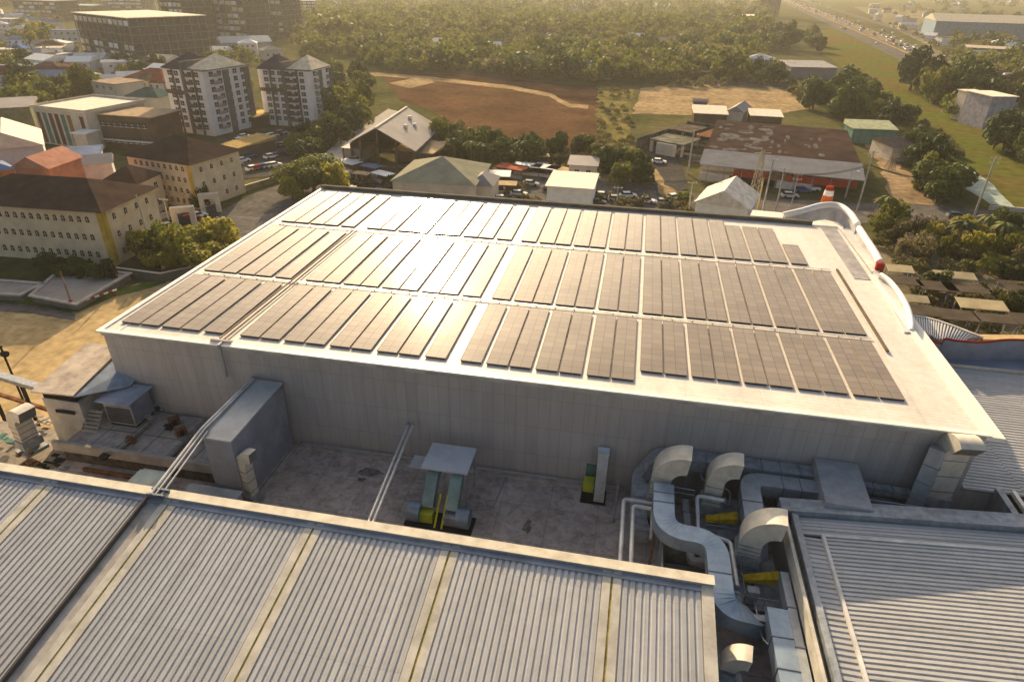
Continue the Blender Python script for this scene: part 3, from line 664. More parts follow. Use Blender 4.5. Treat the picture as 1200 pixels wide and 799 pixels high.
# platforms round hoods
def platform(label, poly, z, m=conc):
    t = thing('equipment_platform', label, 'platform', (poly[0][0], poly[0][1], DZ)); o = poly[0]
    MB().prism([(a-o[0], b-o[1]) for a, b in poly], z-DZ-.25, z-DZ).build('platform_top', m, t)
    for a, b in poly: 
        cx, cy_ = sum(p[0] for p in poly)/len(poly), sum(p[1] for p in poly)/len(poly)
        a2, b2 = a+(cx-a)*.05, b+(cy_-b)*.05
        MB().box(a2-o[0]-.1, b2-o[1]-.1, 0, a2-o[0]+.1, b2-o[1]+.1, z-DZ-.251).build('support_leg', galv_d, t)
    return t
platform('grey steel platform under the middle hood', [(8.2,39.0),(11.6,39.0),(11.6,43.6),(8.2,43.6)], 12.1, galv_d)
platform('grey steel platform under the hood beside the right roof', [(10.6,33.2),(13.5,33.2),(13.5,38.4),(10.6,38.4)], 11.5, galv_d)
# railings
def railing(label, path, z, h=1.1):
    t = thing('handrail', label, 'railing', (path[0][0], path[0][1], z)); o = path[0]
    q = [(a-o[0], b-o[1]) for a, b in path]
    MB().tube([(a,b,h) for a,b in q], .035, 6).build('top_rail', galv, t); MB().tube([(a,b,h*.55) for a,b in q], .025, 6).build('mid_rail', galv, t)
    for i in range(len(q)-1):
        L = math.dist(q[i], q[i+1]); n_ = max(1, int(L/1.3))
        for k in range(n_+1): MB().cyl((q[i][0]+(q[i+1][0]-q[i][0])*k/n_, q[i][1]+(q[i+1][1]-q[i][1])*k/n_), .03, 0, h, 6).build('post', galv, t)
    return t
railing('thin steel handrail around the middle hood platform', [(8.3,39.1),(11.5,39.1),(11.5,43.4)], 12.1)
railing('thin steel handrail beside the leftmost tall hood', [(4.2,44.0),(4.2,41.5),(7.4,41.3)], 13.4)
railing('thin steel handrail on the third hood platform', [(10.7,38.3),(10.7,33.3),(13.4,33.3)], 11.5)
# pipes
def pipe(label, pts, r=.14, m=None, group=None, clamps=True):
    pts = corner_path(pts, .35, 4); o = Vector((pts[0].x, pts[0].y, min(DZ, min(p.z for p in pts))))
    t = thing('pipe', label, 'pipe', o, 0, group)
    MB().tube([p-o for p in pts], r, 10).build('pipe_run', m or galv, t, smooth=True)
    a, b = pts[0], pts[-1]
    for k in (.02, .98):
        i = int(k*(len(pts)-1)); j = min(i+1, len(pts)-1); 
        if i == j: i -= 1
        p, q = pts[i], pts[j]; d = (q-p).normalized(); c = p if k < .5 else q
        MB().tube([c-o-d*.06, c-o+d*.06], r*1.5, 10).build('pipe_collar', seam_m, t)
    return t
pp = mat('pale_pipe', (.55,.54,.52), rough=.45, metal=.3)
pl, ph = P(187,577,16.1), P(240,503,16.9); pe = P(293,447,17.2)
for k, (dx, dz, lb) in enumerate(((-.35,0,'upper left'),(0,.0,'middle'),(.38,-.1,'lower right'))):
    pts = [(pl.x+dx, pl.y-.5, 16.25+dz), (ph.x+dx*.8, ph.y, 16.95+dz)]
    if k < 2: pts.append((pe.x+dx*.6, 45.4, 17.05+dz))
    pipe('%s pale pipe of the bundle crossing from the front roof to the box enclosure' % lb, pts, (.12,.08,.07)[k], pp)
a = thing('pipe_bracket', 'blue grey bracket holding the pipe bundle on the cream parapet', 'bracket', (pl.x, pl.y, 16.06)); MB().box(-.7,-.5,0,.7,-.35,.28).build('front_plate', seam_m, a); MB().box(-.7,.1,0,.7,.25,.28).build('back_plate', seam_m, a); MB().box(-.65,-.34,.0,-.55,.09,.1).build('tie_bar', seam_m, a)
for k, dx in enumerate((0, .42)):
    a_, b_ = P(428,610,15.9), P(473,507,14.8)
    pipe(('left' if k == 0 else 'right')+' of two parallel pale pipes rising to the hall wall by the twin fans', [(a_.x+dx*.8, 31.3, 15.2), (P(473,507,14.2).x+dx, 45.2, 14.2)], .11, pp)
for k, (dx) in enumerate((0, .75)):
    pipe(('outer' if k == 0 else 'inner')+' white pipe bending from the front roof to the hoods', [(1.9+dx,31.0,14.2),(1.9+dx,39.5-dx*.8,14.2),(4.6,39.4-dx*.8,14.2)], .16, pp)
pipe('vertical pale pipe standing beside the leftmost tall hood', [(4.3,41.8,14.8),(4.35,37.8,12.0)], .22, pp)
pipe('pale square-cornered pipe right of the leftmost hood', [(9.6,40.5,14.6),(7.5,40.6,14.6),(7.6,37.8,13.6),(9.9,37.2,13.6),(9.95,33.0,13.6)], .16, pp)
pipe('short yellowish pipe poking from the dark well beside the front roof', [(8.3,28.3,12.2),(9.6,28.4,12.2)], .09, flash)
pipe('thin rail pipe across the dark pit', [(20.3,42.6,14.9),(30.6,42.4,14.9)], .05, galv)
for k, (lb_, x_, y_, z_, w_, d_, h_, m_) in enumerate((('small grey control cabinet beside the leftmost tall hood',3.4,42.6,DZ,.9,.6,2.0,galv_d),('orange brown rusty crate behind the leftmost tall hood',3.9,43.9,DZ,1.1,.7,2.6,rust),('small dark pump box under the middle hood platform',9.0,38.2,DZ,1.4,1.0,1.2,teal),('grey filter box right of the middle hood',12.0,42.0,DZ,1.3,1.6,3.2,galv_d),('pale control cabinet below the third hood',10.9,33.5,11.5,.7,.5,1.3,conc),('dark tank beside the small box headed hood',8.3,25.5,DZ,1.6,2.2,2.2,dark),('green cabinet in the dark pit by the corner hood',24.0,42.2,DZ,1.5,1.2,2.2,teal),('yellow motor frame at the foot of the corner hood',27.4,42.2,DZ,.9,.8,1.9,yel))):
    t = thing('control_cabinet', lb_, 'cabinet', (x_,y_,z_)); MB().box(0,0,.1,w_,d_,h_).build('casing', m_, t); MB().box(-.05,-.05,h_+.004,w_+.05,d_+.05,h_+.07).build('lid', galv_d, t); MB().box(.05,.05,0,w_-.05,d_-.05,.099).build('plinth', dark, t)
    MB().box(w_*.15,-.03,.3,w_*.85,-.004,h_-.2).build('door', m_, t)
for k, (lb_, pts_, r_) in enumerate((('thin conduit looping from the wall duct to the middle hood',[(8.2,45.2,13.9),(8.2,43.8,13.6),(10.6,43.6,13.0),(10.6,42.6,12.2)],.07),('thin grey conduit along the foot of the hall wall',[(-28.8,45.2,10.3),(1.8,45.2,10.3)],.07),('rusty pipe standing between the two white pipes and the tank enclosure',[(4.2,35.6,DZ),(4.2,35.6,13.4),(4.4,38.6,13.4)],.10),('thin pipe from the third hood to the long blue duct',[(11.4,34.2,12.0),(11.4,30.0,12.6),(12.0,29.0,12.9)],.07),('thin cable run across the deck from the twin fans to the wall',[(-12.5,39.8,9.75),(-9.0,41.0,9.75),(-8.6,45.0,9.75)],.05),('slim vertical vent pipe beside the single blower',[(1.4,41.6,DZ),(1.4,41.6,14.0)],.08))):
    pipe(lb_, pts_, r_, rust if 'rusty' in lb_ else galv)
# dark tall box behind pipes
t = thing('pump_enclosure', 'dark grey open tank enclosure between the pale pipes and the big duct', 'enclosure', (4.9,32.2,DZ))
MB().box(0,0,0,3.3,.15,3.4).build('front_wall', galv_d, t); MB().box(0,.151,0,.15,5,3.4).build('side_wall', galv_d, t); MB().box(.16,4.85,0,3.3,5,3.4).build('back_wall', galv_d, t); MB().box(.16,.16,0,3.2,4.84,.8).build('tank_floor', blackm, t)
MB().box(.16,.3,2.6,3.2,3.0,3.0).build('cover_sheet', mat('dark_cover', (.09,.09,.09), rough=.7), t)

# grey box enclosure
t = thing('box_enclosure', 'big grey clad box enclosure with pale sloping top against the hall wall', 'enclosure', (-33,37,DZ))
MB().prism([(0.6,0),(3.1,0),(3.1,8.5),(-.0,8.5)], 0, 6.9).build('body', mat('enclosure_grey_blue', (.27,.28,.32), rough=.5, metal=.15, var=.12, scale=.5), t)
MB().add([(.5,-.1,6.91),(3.2,-.1,6.91),(3.2,8.5,7.11),(-.1,8.5,7.11),(.5,-.1,7.06),(3.2,-.1,7.06),(3.2,8.5,7.3),(-.1,8.5,7.3)],[(0,3,2,1),(4,5,6,7),(0,1,5,4),(1,2,6,5),(2,3,7,6),(3,0,4,7)]).build('top_sheet', mat('enclosure_top', (.40,.41,.41), rough=.45, metal=.2, var=.1), t)
MB().box(3.11,0,0,3.3,8.4,.25).build('base_kerb', conc, t)
# twin fan unit with canopy
p = P(524,545,13.6)
t = thing('twin_fan_unit', 'twin blue green blower unit under a grey canopy on the deck', 'fan unit', (p.x,38.6,DZ))
MB().box(-2.0,1.6,4.1,2.0,5.0,4.25).build('canopy', mat('canopy_sheet', (.45,.46,.48), rough=.5, var=.08), t)
for sx in (-1.8,1.8):
    for yy in (1.8,4.8): MB().box(sx-.06,yy-.06,0,sx+.06,yy+.06,4.09).build('canopy_leg', galv_d, t)
MB().box(-3.6,3.0,2.8,-2.1,4.6,2.9).build('side_canopy', mat('canopy_sheet', (.45,.46,.48)), t)
for k, sx in enumerate((-1.1,1.0)):
    bmat = mat('blower_green', (.22,.31,.30), rough=.45, metal=.3)
    MB().sweep(corner_path([(sx,3.5,3.6),(sx,2.0,3.2),(sx,.3,1.2)],1,5),1.0,.9).build('blower_duct', bmat, t)
    MB().tube([(sx+(-1.6 if k==0 else .5),-.1,.9),(sx+(-.5 if k==0 else 1.6),-.1,.9)],.85,16).build('blower_scroll', mat('scroll_blue', (.22,.27,.33), rough=.4, metal=.3), t, smooth=True)
    MB().box(sx-.55,-.55,.2,sx+.55,.35,1.1).build('lime_motor_guard', lime if k == 0 else galv_d, t)
for sx in (-.25,.35): MB().tube([(sx,-.9,.15),(sx+.15,.8,2.4)],.09,6).build('yellow_brace', mat('brace_yellow', (.5,.46,.04)), t)
MB().box(-2.9,-1.0,0,2.9,.9,.14).build('skid_base', dark, t)
# single blower
p = P(697,590,DZ)
t = thing('blower', 'narrow upright galvanised blower with lime green motor on the deck', 'fan unit', (p.x,p.y,DZ))
MB().sweep([(0.3,.2,.3),(.3,.9,2.2),(.3,1.7,4.4)],.9,.9,(0,1,0)).build('stack', galv, t); MB().box(-.2,1.3,4.42,.8,2.2,4.6).build('stack_cap', mat('cap_pale', (.55,.57,.6), rough=.4), t)
MB().box(-1.2,.9,.4,-.25,1.9,1.4).build('lime_motor', lime, t); MB().box(-1.1,2.2,1.0,-.3,3.2,2.4).build('dark_cabinet', teal, t); MB().box(-1.3,-.1,0,.9,2.6,.2).build('skid_base', dark, t)

# left cluster: raised platform, sheds
lp = [P(a,b,11.6) for a,b in ((50,524),(252,560),(330,470),(150,440))]
t = thing('raised_deck', 'stained raised concrete deck with kerbs at the left, below the lean-to shed', 'roof deck', (0,0,0))
MB().prism([(-49.4,39.2),(-34.0,39.3),(-33.2,45.5),(-49.4,45.5)], DZ+.01, 11.4).build('slab', grid_mat('raised_deck_concrete', (.42,.375,.335), (.13,.12,.11), 2.6, 6, .06, axes='XY', stain=.4, rough=.9, grime=.4), t)
MB().box(-49.4,39.03,DZ+.02,-34.0,39.18,10.89).build('front_face', mat('gap_dark_tone', (.09,.08,.075), var=.4, scale=1), t); MB().box(-50.2,38.8,10.9,-33.9,39.19,11.85).build('edge_beam', mat('beam_pale', (.34,.31,.28)), t)  # front cover sheet: darkness of the gap put into its colour
MB().box(-38.5,39.3,11.41,-38.2,45.0,11.75).build('kerb', mat('beam_dark', (.16,.15,.14)), t)
MB().box(-43.6,39.3,11.41,-43.35,43.5,11.6).build('kerb', mat('beam_dark', (.16,.15,.14)), t)
t = thing('lean_to_shed', 'lean-to shed with sunlit pale sloping roof at the left corner of the hall', 'shed', (-53.4,41.9,0))
MB().prism([(0.2,.1),(4.3,.0),(4.0,7.0),(-.3,7.4)], 0, 14.2).build('wall', mat('shed_wall', (.38,.36,.34), var=.15), t)
MB().add([(-.2,-.4,15.0),(4.6,-.5,15.3),(3.9,7.2,16.1),(-.6,7.6,15.8),(-.2,-.4,15.15),(4.6,-.5,15.45),(3.9,7.2,16.25),(-.6,7.6,15.95)],[(0,3,2,1),(4,5,6,7),(0,1,5,4),(1,2,6,5),(2,3,7,6),(3,0,4,7)]).build('roof', mat('shed_roof_tan', (.50,.42,.34), rough=.7, var=.25, scale=.6), t)
MB().box(.5,.06,14.21,4.0,6.9,14.95).build('clerestory', blackm, t); MB().box(4.2,5.6,9,5.15,7.3,15.0).build('side_wall', mat('side_roof_blue', (.28,.32,.38)), t)
MB().box(1.6,-.25,12.9,3.6,-.12,13.2).build('dark_grille', dark, t)
MB().add([(4.65,-.5,15.2),(7.6,3.0,14.6),(7.0,7.3,15.3),(4.0,7.3,15.9),(4.65,-.5,15.3),(7.6,3.0,14.7),(7.0,7.3,15.4),(4.0,7.3,16.0)],[(0,3,2,1),(4,5,6,7),(0,1,5,4),(1,2,6,5),(2,3,7,6),(3,0,4,7)]).build('side_roof', mat('side_roof_blue', (.28,.32,.38), rough=.5), t)
for (a_, b_) in ((7.3,3.1),(6.8,7.0)): MB().box(a_-.1,b_-.1,11.5,a_+.1,b_+.1,14.55).build('post', galv_d, t)
t = thing('steel_stairs', 'small steel stair flight between the lean-to shed and the raised deck', 'stairs', (-49.3,41.3,11.4))
for k in range(6): MB().box(0,.25*k,.28*k,1.6,.25*k+.26,.28*k+.06).build('tread', conc, t)
for xx in (-.06,1.62): MB().add([(xx,0,-.05),(xx,1.6,1.7),(xx,1.6,1.45),(xx,.2,-.05),(xx+.05,0,-.05),(xx+.05,1.6,1.7),(xx+.05,1.6,1.45),(xx+.05,.2,-.05)],[(0,1,2,3),(4,7,6,5),(0,4,5,1),(1,5,6,2),(2,6,7,3),(3,7,4,0)]).build('stringer', galv_d, t)
t = thing('air_handler', 'grey louvred air handling box against the hall wall at left', 'air handler', (-47.3,42.7,11.4))
MB().box(0,0,.3,3.0,2.6,3.0).build('casing', mat('air_box', (.25,.26,.30), rough=.5, metal=.2), t); MB().box(-.2,-.6,3.01,3.4,2.8,3.12).build('lid', mat('air_lid', (.30,.32,.38), rough=.4), t)
a = MB(); [a.box(.2,-.05,.5+.22*k,2.8,-.01,.62+.22*k) for k in range(8)]; a.build('louvre', dark, t); MB().box(.1,.1,0,2.9,2.5,.29).build('plinth', dark, t)
for k, (px, py) in enumerate(((178,468),(188,480),(205,470),(222,470),(205,497),(213,510))):
    p = P(px, py, 11.4); t = thing('condenser_unit', 'small grubby condenser unit on the raised deck, %s' % ('nearest the air handler','just in front of the air handler','in the back row by the wall','last in the back row','dark one in mid deck','dark one beside the kerb')[k], 'condenser', (p.x,p.y,11.4), .2*k)
    MB().box(-.5,-.3,.08,.5,.3,.8).build('casing', rust if k > 3 else galv_d, t); MB().tube([(0,-.31,.44),(0,-.36,.44)],.27,14).build('fan_grille', dark, t); MB().box(-.4,-.25,0,.4,.25,.079).build('feet', dark, t)
for k, (px, py, m_, lb) in enumerate(((8,520,teal,'green blue scrap heap at the far left edge near the gooseneck'),(30,545,rust,'rusty scrap heap beside the front parapet at far left'),(60,548,dark,'black scrap heap under the raised deck edge at far left'),(48,500,conc,'pale rubble heap right of the far left gooseneck'),(72,560,galv_d,'grey pipe offcuts heap by the parapet near the raised deck'))):
    p = P(px, py, DZ-.6); a = MB(); g_ = random.Random(k+40)
    for q in range(9): x_, y_ = g_.uniform(-1.1,.8), g_.uniform(-.7,.5); a.box(x_,y_,.0+.12*q,x_+g_.uniform(.3,1.1),y_+g_.uniform(.2,.6),.11+.12*q)
    a.v = [(v[0]+p.x, v[1]+p.y, v[2]+DZ-.595) for v in a.v]; tag(a.build('scrap_heap', m_), lb, 'scrap heap')
for k, (px, py, m_, lb) in enumerate(((150,520,rust,'rusty scrap box at the left of the raised deck'),(196,505,dark,'black tyre like lump in mid raised deck'),(232,478,galv_d,'grey scrap box near the hall wall'),(120,540,dark,'black box by the edge beam of the raised deck'),(246,470,conc,'pale block beside the pipe bundle'),(170,492,conc,'pale block by the air handler'))):
    p = P(px, py, 11.4); a = MB(); g_ = random.Random(k)
    for q in range(5): x_, y_ = g_.uniform(-.4,.3), g_.uniform(-.3,.2); a.box(x_,y_,.0+.2*q,x_+g_.uniform(.3,.7),y_+.4,.19+.2*q)
    a.v = [(v[0]+p.x, v[1]+p.y, v[2]*.6+11.405) for v in a.v]; tag(a.build('scrap_pile', m_), lb, 'scrap pile')
p = P(232,585,DZ)
t = thing('low_cabinet', 'pale green flat topped cabinet beside the pipe bundle below the parapet', 'cabinet', (-37.6,32.6,DZ)); MB().box(0,0,0,2.4,3.0,4.0).build('body', mat('cab_green', (.33,.36,.34)), t); MB().box(-.1,-.1,4.01,2.5,2.7,4.12).build('lid', mat('cab_green_lid', (.36,.40,.38)), t)
t = thing('low_cabinet', 'grey flat topped plant box between the box enclosure and the front parapet', 'cabinet', (-33.8,32.3,DZ)); MB().box(0,0,0,4.6,3.6,2.6).build('body', mat('cab_grey', (.26,.27,.29)), t); MB().box(-.1,-.1,2.61,4.7,3.7,2.72).build('lid', mat('cab_grey_lid', (.30,.32,.34)), t)
for k in range(3):
    t = thing('steel_beam', ('nearest','middle','farthest')[k]+' rusty beam lying in the gap between the raised deck and the front parapet', 'beam', (-48+k*.6,35.9+k*1.0,DZ+.02+.01*k)); MB().box(0,0,0,11-2*k,.25,.3).build('beam_web', rust, t); MB().box(0,-.05,.301,11-2*k,.3,.34).build('beam_flange', rust, t)

exec_city = True
# ================================================================== TOWN : builders
def windows(parent, org, d, n, L, z0, H, cols, rows, w, h, m=glass, frame=None, name='window', limit=95, arch=False, margin=.08):
    """org: local corner (x,y); d along, n outward unit 2d"""
    key = ('win', round(w,2), round(h,2), arch, (frame or white).name, m.name)
    if key not in MCACHE:
        a = MB(); fw = .09
        if arch:
            pr = [(-w/2,0),(w/2,0),(w/2,h*.62)]+[(w/2*math.cos(R(t_)), h*.62+h*.38*math.sin(R(t_))) for t_ in range(15,180,15)]+[(-w/2,h*.62)]
        else: pr = [(-w/2,0),(w/2,0),(w/2,h),(-w/2,h)]
        N = len(pr)
        g_ = MB(); g_.add([(x,-.04,z) for x,z in pr]+[(x,.06,z) for x,z in pr], [tuple(range(N)), tuple(range(2*N-1,N-1,-1))]+[(i,N+i,N+(i+1)%N,(i+1)%N) for i in range(N)])
        f_ = MB(); f_.box(-w/2-.08,-.14,-.14,w/2+.08,-.0,-.02); f_.box(-.03,-.08,0,.03,-.041,h*.9); f_.box(-w/2,-.08,h*.45,w/2,-.041,h*.45+.06)
        MCACHE[key] = (g_.mesh('window', m), f_.mesh('window_frame', frame or white))
    mg, mf = MCACHE[key]; rzv = math.atan2(d[1], d[0]); cnt = 0
    mx, mz = L*margin, H*.12
    extra = []
    for r_ in range(rows):
        for c_ in range(cols):
            u = mx+(L-2*mx)*((c_+.5)/cols); z = z0+(r_+.5)*H/rows-h/2
            loc = (org[0]+d[0]*u+n[0]*.02, org[1]+d[1]*u+n[1]*.02, z)
            o = lk(name, mg, parent, loc, rzv if (d[0]*n[1]-d[1]*n[0]) < 0 else rzv+math.pi)
            lk('window_frame', mf, o, (0,0,0))
            cnt += 1
    return cnt
def roofmesh(kind, L, D, H, rh, ov=.5):
    x0, y0, x1, y1 = -ov, -ov, L+ov, D+ov; m_ = MB()
    if kind == 'hip':
        i = min(D, L)/2+ov
        if L >= D: r0, r1 = (x0+i, D/2), (x1-i, D/2)
        else: r0, r1 = (L/2, y0+i), (L/2, y1-i)
        vs = [(x0,y0,H),(x1,y0,H),(x1,y1,H),(x0,y1,H),(r0[0],r0[1],H+rh),(r1[0],r1[1],H+rh)]
        if L >= D: fs = [(0,1,5,4),(1,2,5),(2,3,4,5),(3,0,4),(0,3,2,1)]
        else: fs = [(0,1,4),(1,2,5,4),(2,3,5),(3,0,4,5),(0,3,2,1)]
        m_.add([(a,b,c+.02) for a,b,c in vs], fs)
    elif kind == 'gable':    # ridge along x
        vs = [(x0,y0,H),(x1,y0,H),(x1,y1,H),(x0,y1,H),(x0,D/2,H+rh),(x1,D/2,H+rh)]
        m_.add([(a,b,c+.02) for a,b,c in vs], [(0,1,5,4),(2,3,4,5),(1,2,5),(3,0,4),(0,3,2,1)])
    elif kind == 'gabley':
        vs = [(x0,y0,H),(x1,y0,H),(x1,y1,H),(x0,y1,H),(L/2,y0,H+rh),(L/2,y1,H+rh)]
        m_.add([(a,b,c+.02) for a,b,c in vs], [(0,1,4),(1,2,5,4),(2,3,5),(3,0,4,5),(0,3,2,1)])
    elif kind == 'shed':
        m_.add([(x0,y0,H),(x1,y0,H),(x1,y1,H),(x0,y1,H),(x0,y0,H+.15),(x1,y0,H+.15),(x1,y1,H+rh),(x0,y1,H+rh)], [(0,3,2,1),(4,5,6,7),(0,1,5,4),(1,2,6,5),(2,3,7,6),(3,0,4,7)])
    else:
        m_.box(x0,y0,H+.01,x1,y1,H+.28)
    return m_
def bld(name, label, A, B, D, H, roof='flat', rh=2., wm=None, rm=None, front=(0,0), right=(0,0), left=(0,0), ww=1.2, wh=1.3, zp=0, ov=.5, arch=False, group=None, cat='building', wz0=0.3, parapet=False, wmat=None, fr=None):
    """front facade from pixel A (left) to pixel B (right), both taken at height zp; D metres deep, away from camera"""
    a, b = P(*A, zp), P(*B, zp); d = (b-a); L = d.length; ang = math.atan2(d.y, d.x)
    if isinstance(H, tuple): H = hgt(b.x, b.y, *H) if len(H) == 2 else hgt(a.x, a.y, H[0], H[1])
    t = thing(name, label, cat, (a.x, a.y, 0), ang, group)
    MB().box(0,0,0,L,D,H).build('wall', wm or white, t)
    r_ = roofmesh(roof, L, D, H, rh, ov).build('roof', rm or conc, t)
    if parapet:
        pm = MB(); pm.box(-ov,-ov,H+.281,L+ov,-ov+.2,H+.9); pm.box(-ov,D+ov-.2,H+.281,L+ov,D+ov,H+.9); pm.box(-ov,-ov+.201,H+.281,-ov+.2,D+ov-.201,H+.9); pm.box(L+ov-.2,-ov+.201,H+.281,L+ov,D+ov-.201,H+.9); pm.build('roof_parapet', wm or white, t)
    kw = dict(m=wmat or glass, frame=fr, arch=arch)
    if front[0]: windows(t, (0,0), (1,0), (0,-1), L, wz0, H-wz0, front[0], front[1], min(ww, L/front[0]*.6), min(wh, (H-wz0)/front[1]*.62), **kw)
    if right[0]: windows(t, (L,0), (0,1), (1,0), D, wz0, H-wz0, right[0], right[1], min(ww, D/right[0]*.6), min(wh, (H-wz0)/right[1]*.62), **kw)
    if left[0]: windows(t, (0,0), (0,1), (-1,0), D, wz0, H-wz0, left[0], left[1], min(ww, D/left[0]*.6), min(wh, (H-wz0)/left[1]*.62), **kw)
    t['L'] = L; t['H'] = H
    return t, L, H
yw = mat('yellow_plaster', (.70,.56,.37), rough=.85, var=.12, scale=.3)
yw2 = mat('golden_stripe', (.55,.36,.06), rough=.8)
brn = mat('dark_brown_roof', (.065,.045,.037), rough=.7, var=.2, scale=.3)
brn2 = mat('brown_roof', (.13,.09,.065), rough=.8, var=.2, scale=.3)
cream = mat('cream_plaster', (.58,.51,.42), rough=.85, var=.12, scale=.3)
pale = mat('pale_grey_plaster', (.60,.57,.55), rough=.85, var=.12, scale=.3)
greyr = mat('grey_tin_roof', (.25,.235,.23), rough=.6, metal=.15, var=.12, scale=.12)
mar = mat('maroon_roof', (.14,.055,.045), rough=.8, var=.2)
redr = mat('red_tile_roof', (.25,.075,.05), rough=.8, var=.25)
pink = mat('salmon_plaster', (.48,.20,.13), rough=.85, var=.12)
orange = mat('orange_plaster', (.52,.22,.05), rough=.85)
blue_r = mat('blue_tin_roof', (.16,.20,.30), rough=.5, var=.25, scale=.15)
green_r = mat('grey_green_roof', (.27,.26,.185), rough=.7, var=.12, scale=.3)
dgrey = mat('dark_grey_plaster', (.12,.11,.105), rough=.8, var=.2)
lit = mat('pale_cream_roof', (.72,.64,.52), rough=.7, var=.1)  # one pale cream tone shared by several roofs

# --- yellow apartments
t, L, H = bld('yellow_apartment', 'long yellow apartment block with arched windows and dark brown hip roof, nearest at left', (-60,236), (118,248), 15.5, 10.7, 'hip', 3.7, yw, brn, front=(16,3), right=(4,3), ww=.75, wh=1.15, zp=10.7, arch=True, ov=.9, fr=yw)
MB().box(L-1.2,-.06,.2,L+.06,-.003,H-.02).build('corner_stripe', yw2, t); MB().box(L+.003,-.06,.2,L+.06,1.0,H-.02).build('corner_stripe', yw2, t)
t, L, H = bld('yellow_apartment', 'yellow apartment block with arched windows and dark brown roof, behind the nearer one', (148,182), (222,193), 15.5, 10.7, 'hip', 4.0, yw, brn, front=(9,4), right=(4,3), ww=.75, wh=1.1, zp=10.7, arch=True, ov=.9, fr=yw)
MB().box(L-1.2,-.06,.2,L+.06,-.003,H-.02).build('corner_stripe', yw2, t)
bld('dormer_house', 'dark brown roofed annexe between the two yellow apartments', (118,214), (160,216), 9, 8.2, 'hip', 3, yw, brn, right=(2,2), zp=8.2)
bld('salmon_house', 'salmon pink house with orange tiled gable roof behind the nearest yellow block', (22,212), (62,214), 10, 12, 'gabley', 2.4, pink, mat('salmon_roof', (.5,.25,.17), var=.15), front=(0,0), zp=9)
bld('orange_house', 'orange walled house with blue grey roof at the left edge', (-25,222), (22,214), 9, 11, 'hip', 2.2, orange, blue_r, front=(4,2), zp=8)
bld('white_gable_hall', 'white gable fronted hall with flat bright roof at the left edge', (-30,195), (55,186), 22, 9.5, 'gabley', 4, pale, lit, zp=6)
bld('long_grey_shed', 'long grey roofed shed behind the white gable hall at the far left', (-60,165), (45,158), 16, 9, 'shed', 1, mat('olive_wall', (.2,.19,.12)), greyr)
t, L, H = bld('flat_roof_block', 'cream flat roofed block with brown and green striped facade', (52,168), (112,176), 22, (112,132), 'flat', 1, cream, lit, right=(0,0), parapet=True)
for k in range(8):
    c = (rust, teal, brn2, mar, teal, mat('ochre_panel', (.3,.17,.06)), cream, mar)[k]; MB().box(L*(.04+k*.118),-.08,.4,L*(.04+k*.118)+L*.07,-.004,H-1.2).build('facade_panel', c, t)
t, L, H = bld('balcony_block', 'low long building with pale balcony rail and tan roof edge left of the white tower', (113,172), (186,178), 13, (186,138), 'flat', 1, brn2, mat('tan_roof_edge', (.40,.30,.2)), front=(9,2), ww=1.4, wh=1.5)
MB().box(0,-1.0,2.6,L,-.02,2.9).build('balcony', white, t)
bld('blue_roof_house', 'blue grey tin roofed house in front of the striped block', (62,210), (118,206), 11, 5, 'shed', .9, pale, blue_r)
bld('white_shed', 'small white roofed hut beside the blue grey tin roof', (92,180), (107,181), 5, 6, 'flat', 1, cream, white)
bld('small_house', 'grey tin roofed house under the yellow apartment gable', (100,222), (138,218), 9, 6, 'gable', 1.6, pale, greyr)
bld('teal_roof_house', 'teal green roofed hut behind the balcony block', (150,132), (190,134), 12, 6, 'hip', 3, cream, mat('teal_roof', (.07,.11,.10)))

# --- white towers
def tower(label, A, B, D, top, rowsF, colsF, colsR):
    t, L, H = bld('apartment_tower', label, A, B, D, top, 'flat', 1, mat('tower_white', (.72,.68,.65), rough=.85, var=.1, scale=.2), dgrey, front=(colsF,rowsF), right=(colsR,rowsF), ww=1.7, wh=1.5, wz0=1.5, ov=.3)
    pit = mat('painted_sunlit_cream', (.74,.62,.44), rough=.7)  # sunlight on the right-hand roof slopes put into this lighter cream
    for (x0, y0, w_, d_) in ((0,0,L*.45,D*.8),(L*.55,D*.1,L*.45,D*.8)):
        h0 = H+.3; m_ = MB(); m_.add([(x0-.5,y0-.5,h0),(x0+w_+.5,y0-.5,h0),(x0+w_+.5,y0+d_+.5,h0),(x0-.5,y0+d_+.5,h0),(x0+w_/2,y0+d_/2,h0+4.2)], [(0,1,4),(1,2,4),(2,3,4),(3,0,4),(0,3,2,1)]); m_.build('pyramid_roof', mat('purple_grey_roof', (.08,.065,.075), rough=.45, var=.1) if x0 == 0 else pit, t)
    MB().box(L*.47,-.5,0,L*.53,D+.3,H+2.6).build('service_core', mat('core_grey', (.16,.15,.145)), t)
    for xx in (L*.24, L*.76): MB().box(xx-.45,-.16,0,xx+.45,-.003,H).build('grey_band', dgrey, t)
    MB().box(-.1,-.35,H*.62,L*.46,-.17,H*.68).build('ledge', brn2, t)
    nb = rowsF
    for y0_ in (.40, .86):
        MB().box(L+.003,D*y0_,0,L+.3,D*(y0_+.12),H-.4).build('stair_strip', mat('core_grey', (.16,.15,.145)), t)
    for r_ in range(nb):
        z_ = 1.5+(H-1.5)*(r_+.15)/nb; MB().box(L*.55,-.9,z_,L*.72,-.17,z_+1.0).build('balcony', dgrey, t); MB().box(L+.01,D*.18,z_,L+.8,D*.32,z_+1.0).build('balcony', mat('balc', (.3,.28,.28)), t)
    return t
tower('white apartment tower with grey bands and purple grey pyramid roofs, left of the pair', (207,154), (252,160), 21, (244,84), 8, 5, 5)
tower('white apartment tower with dark balconies, right of the pair and beside the trees', (312,146), (370,150), 17, (364,84), 8, 6, 3)
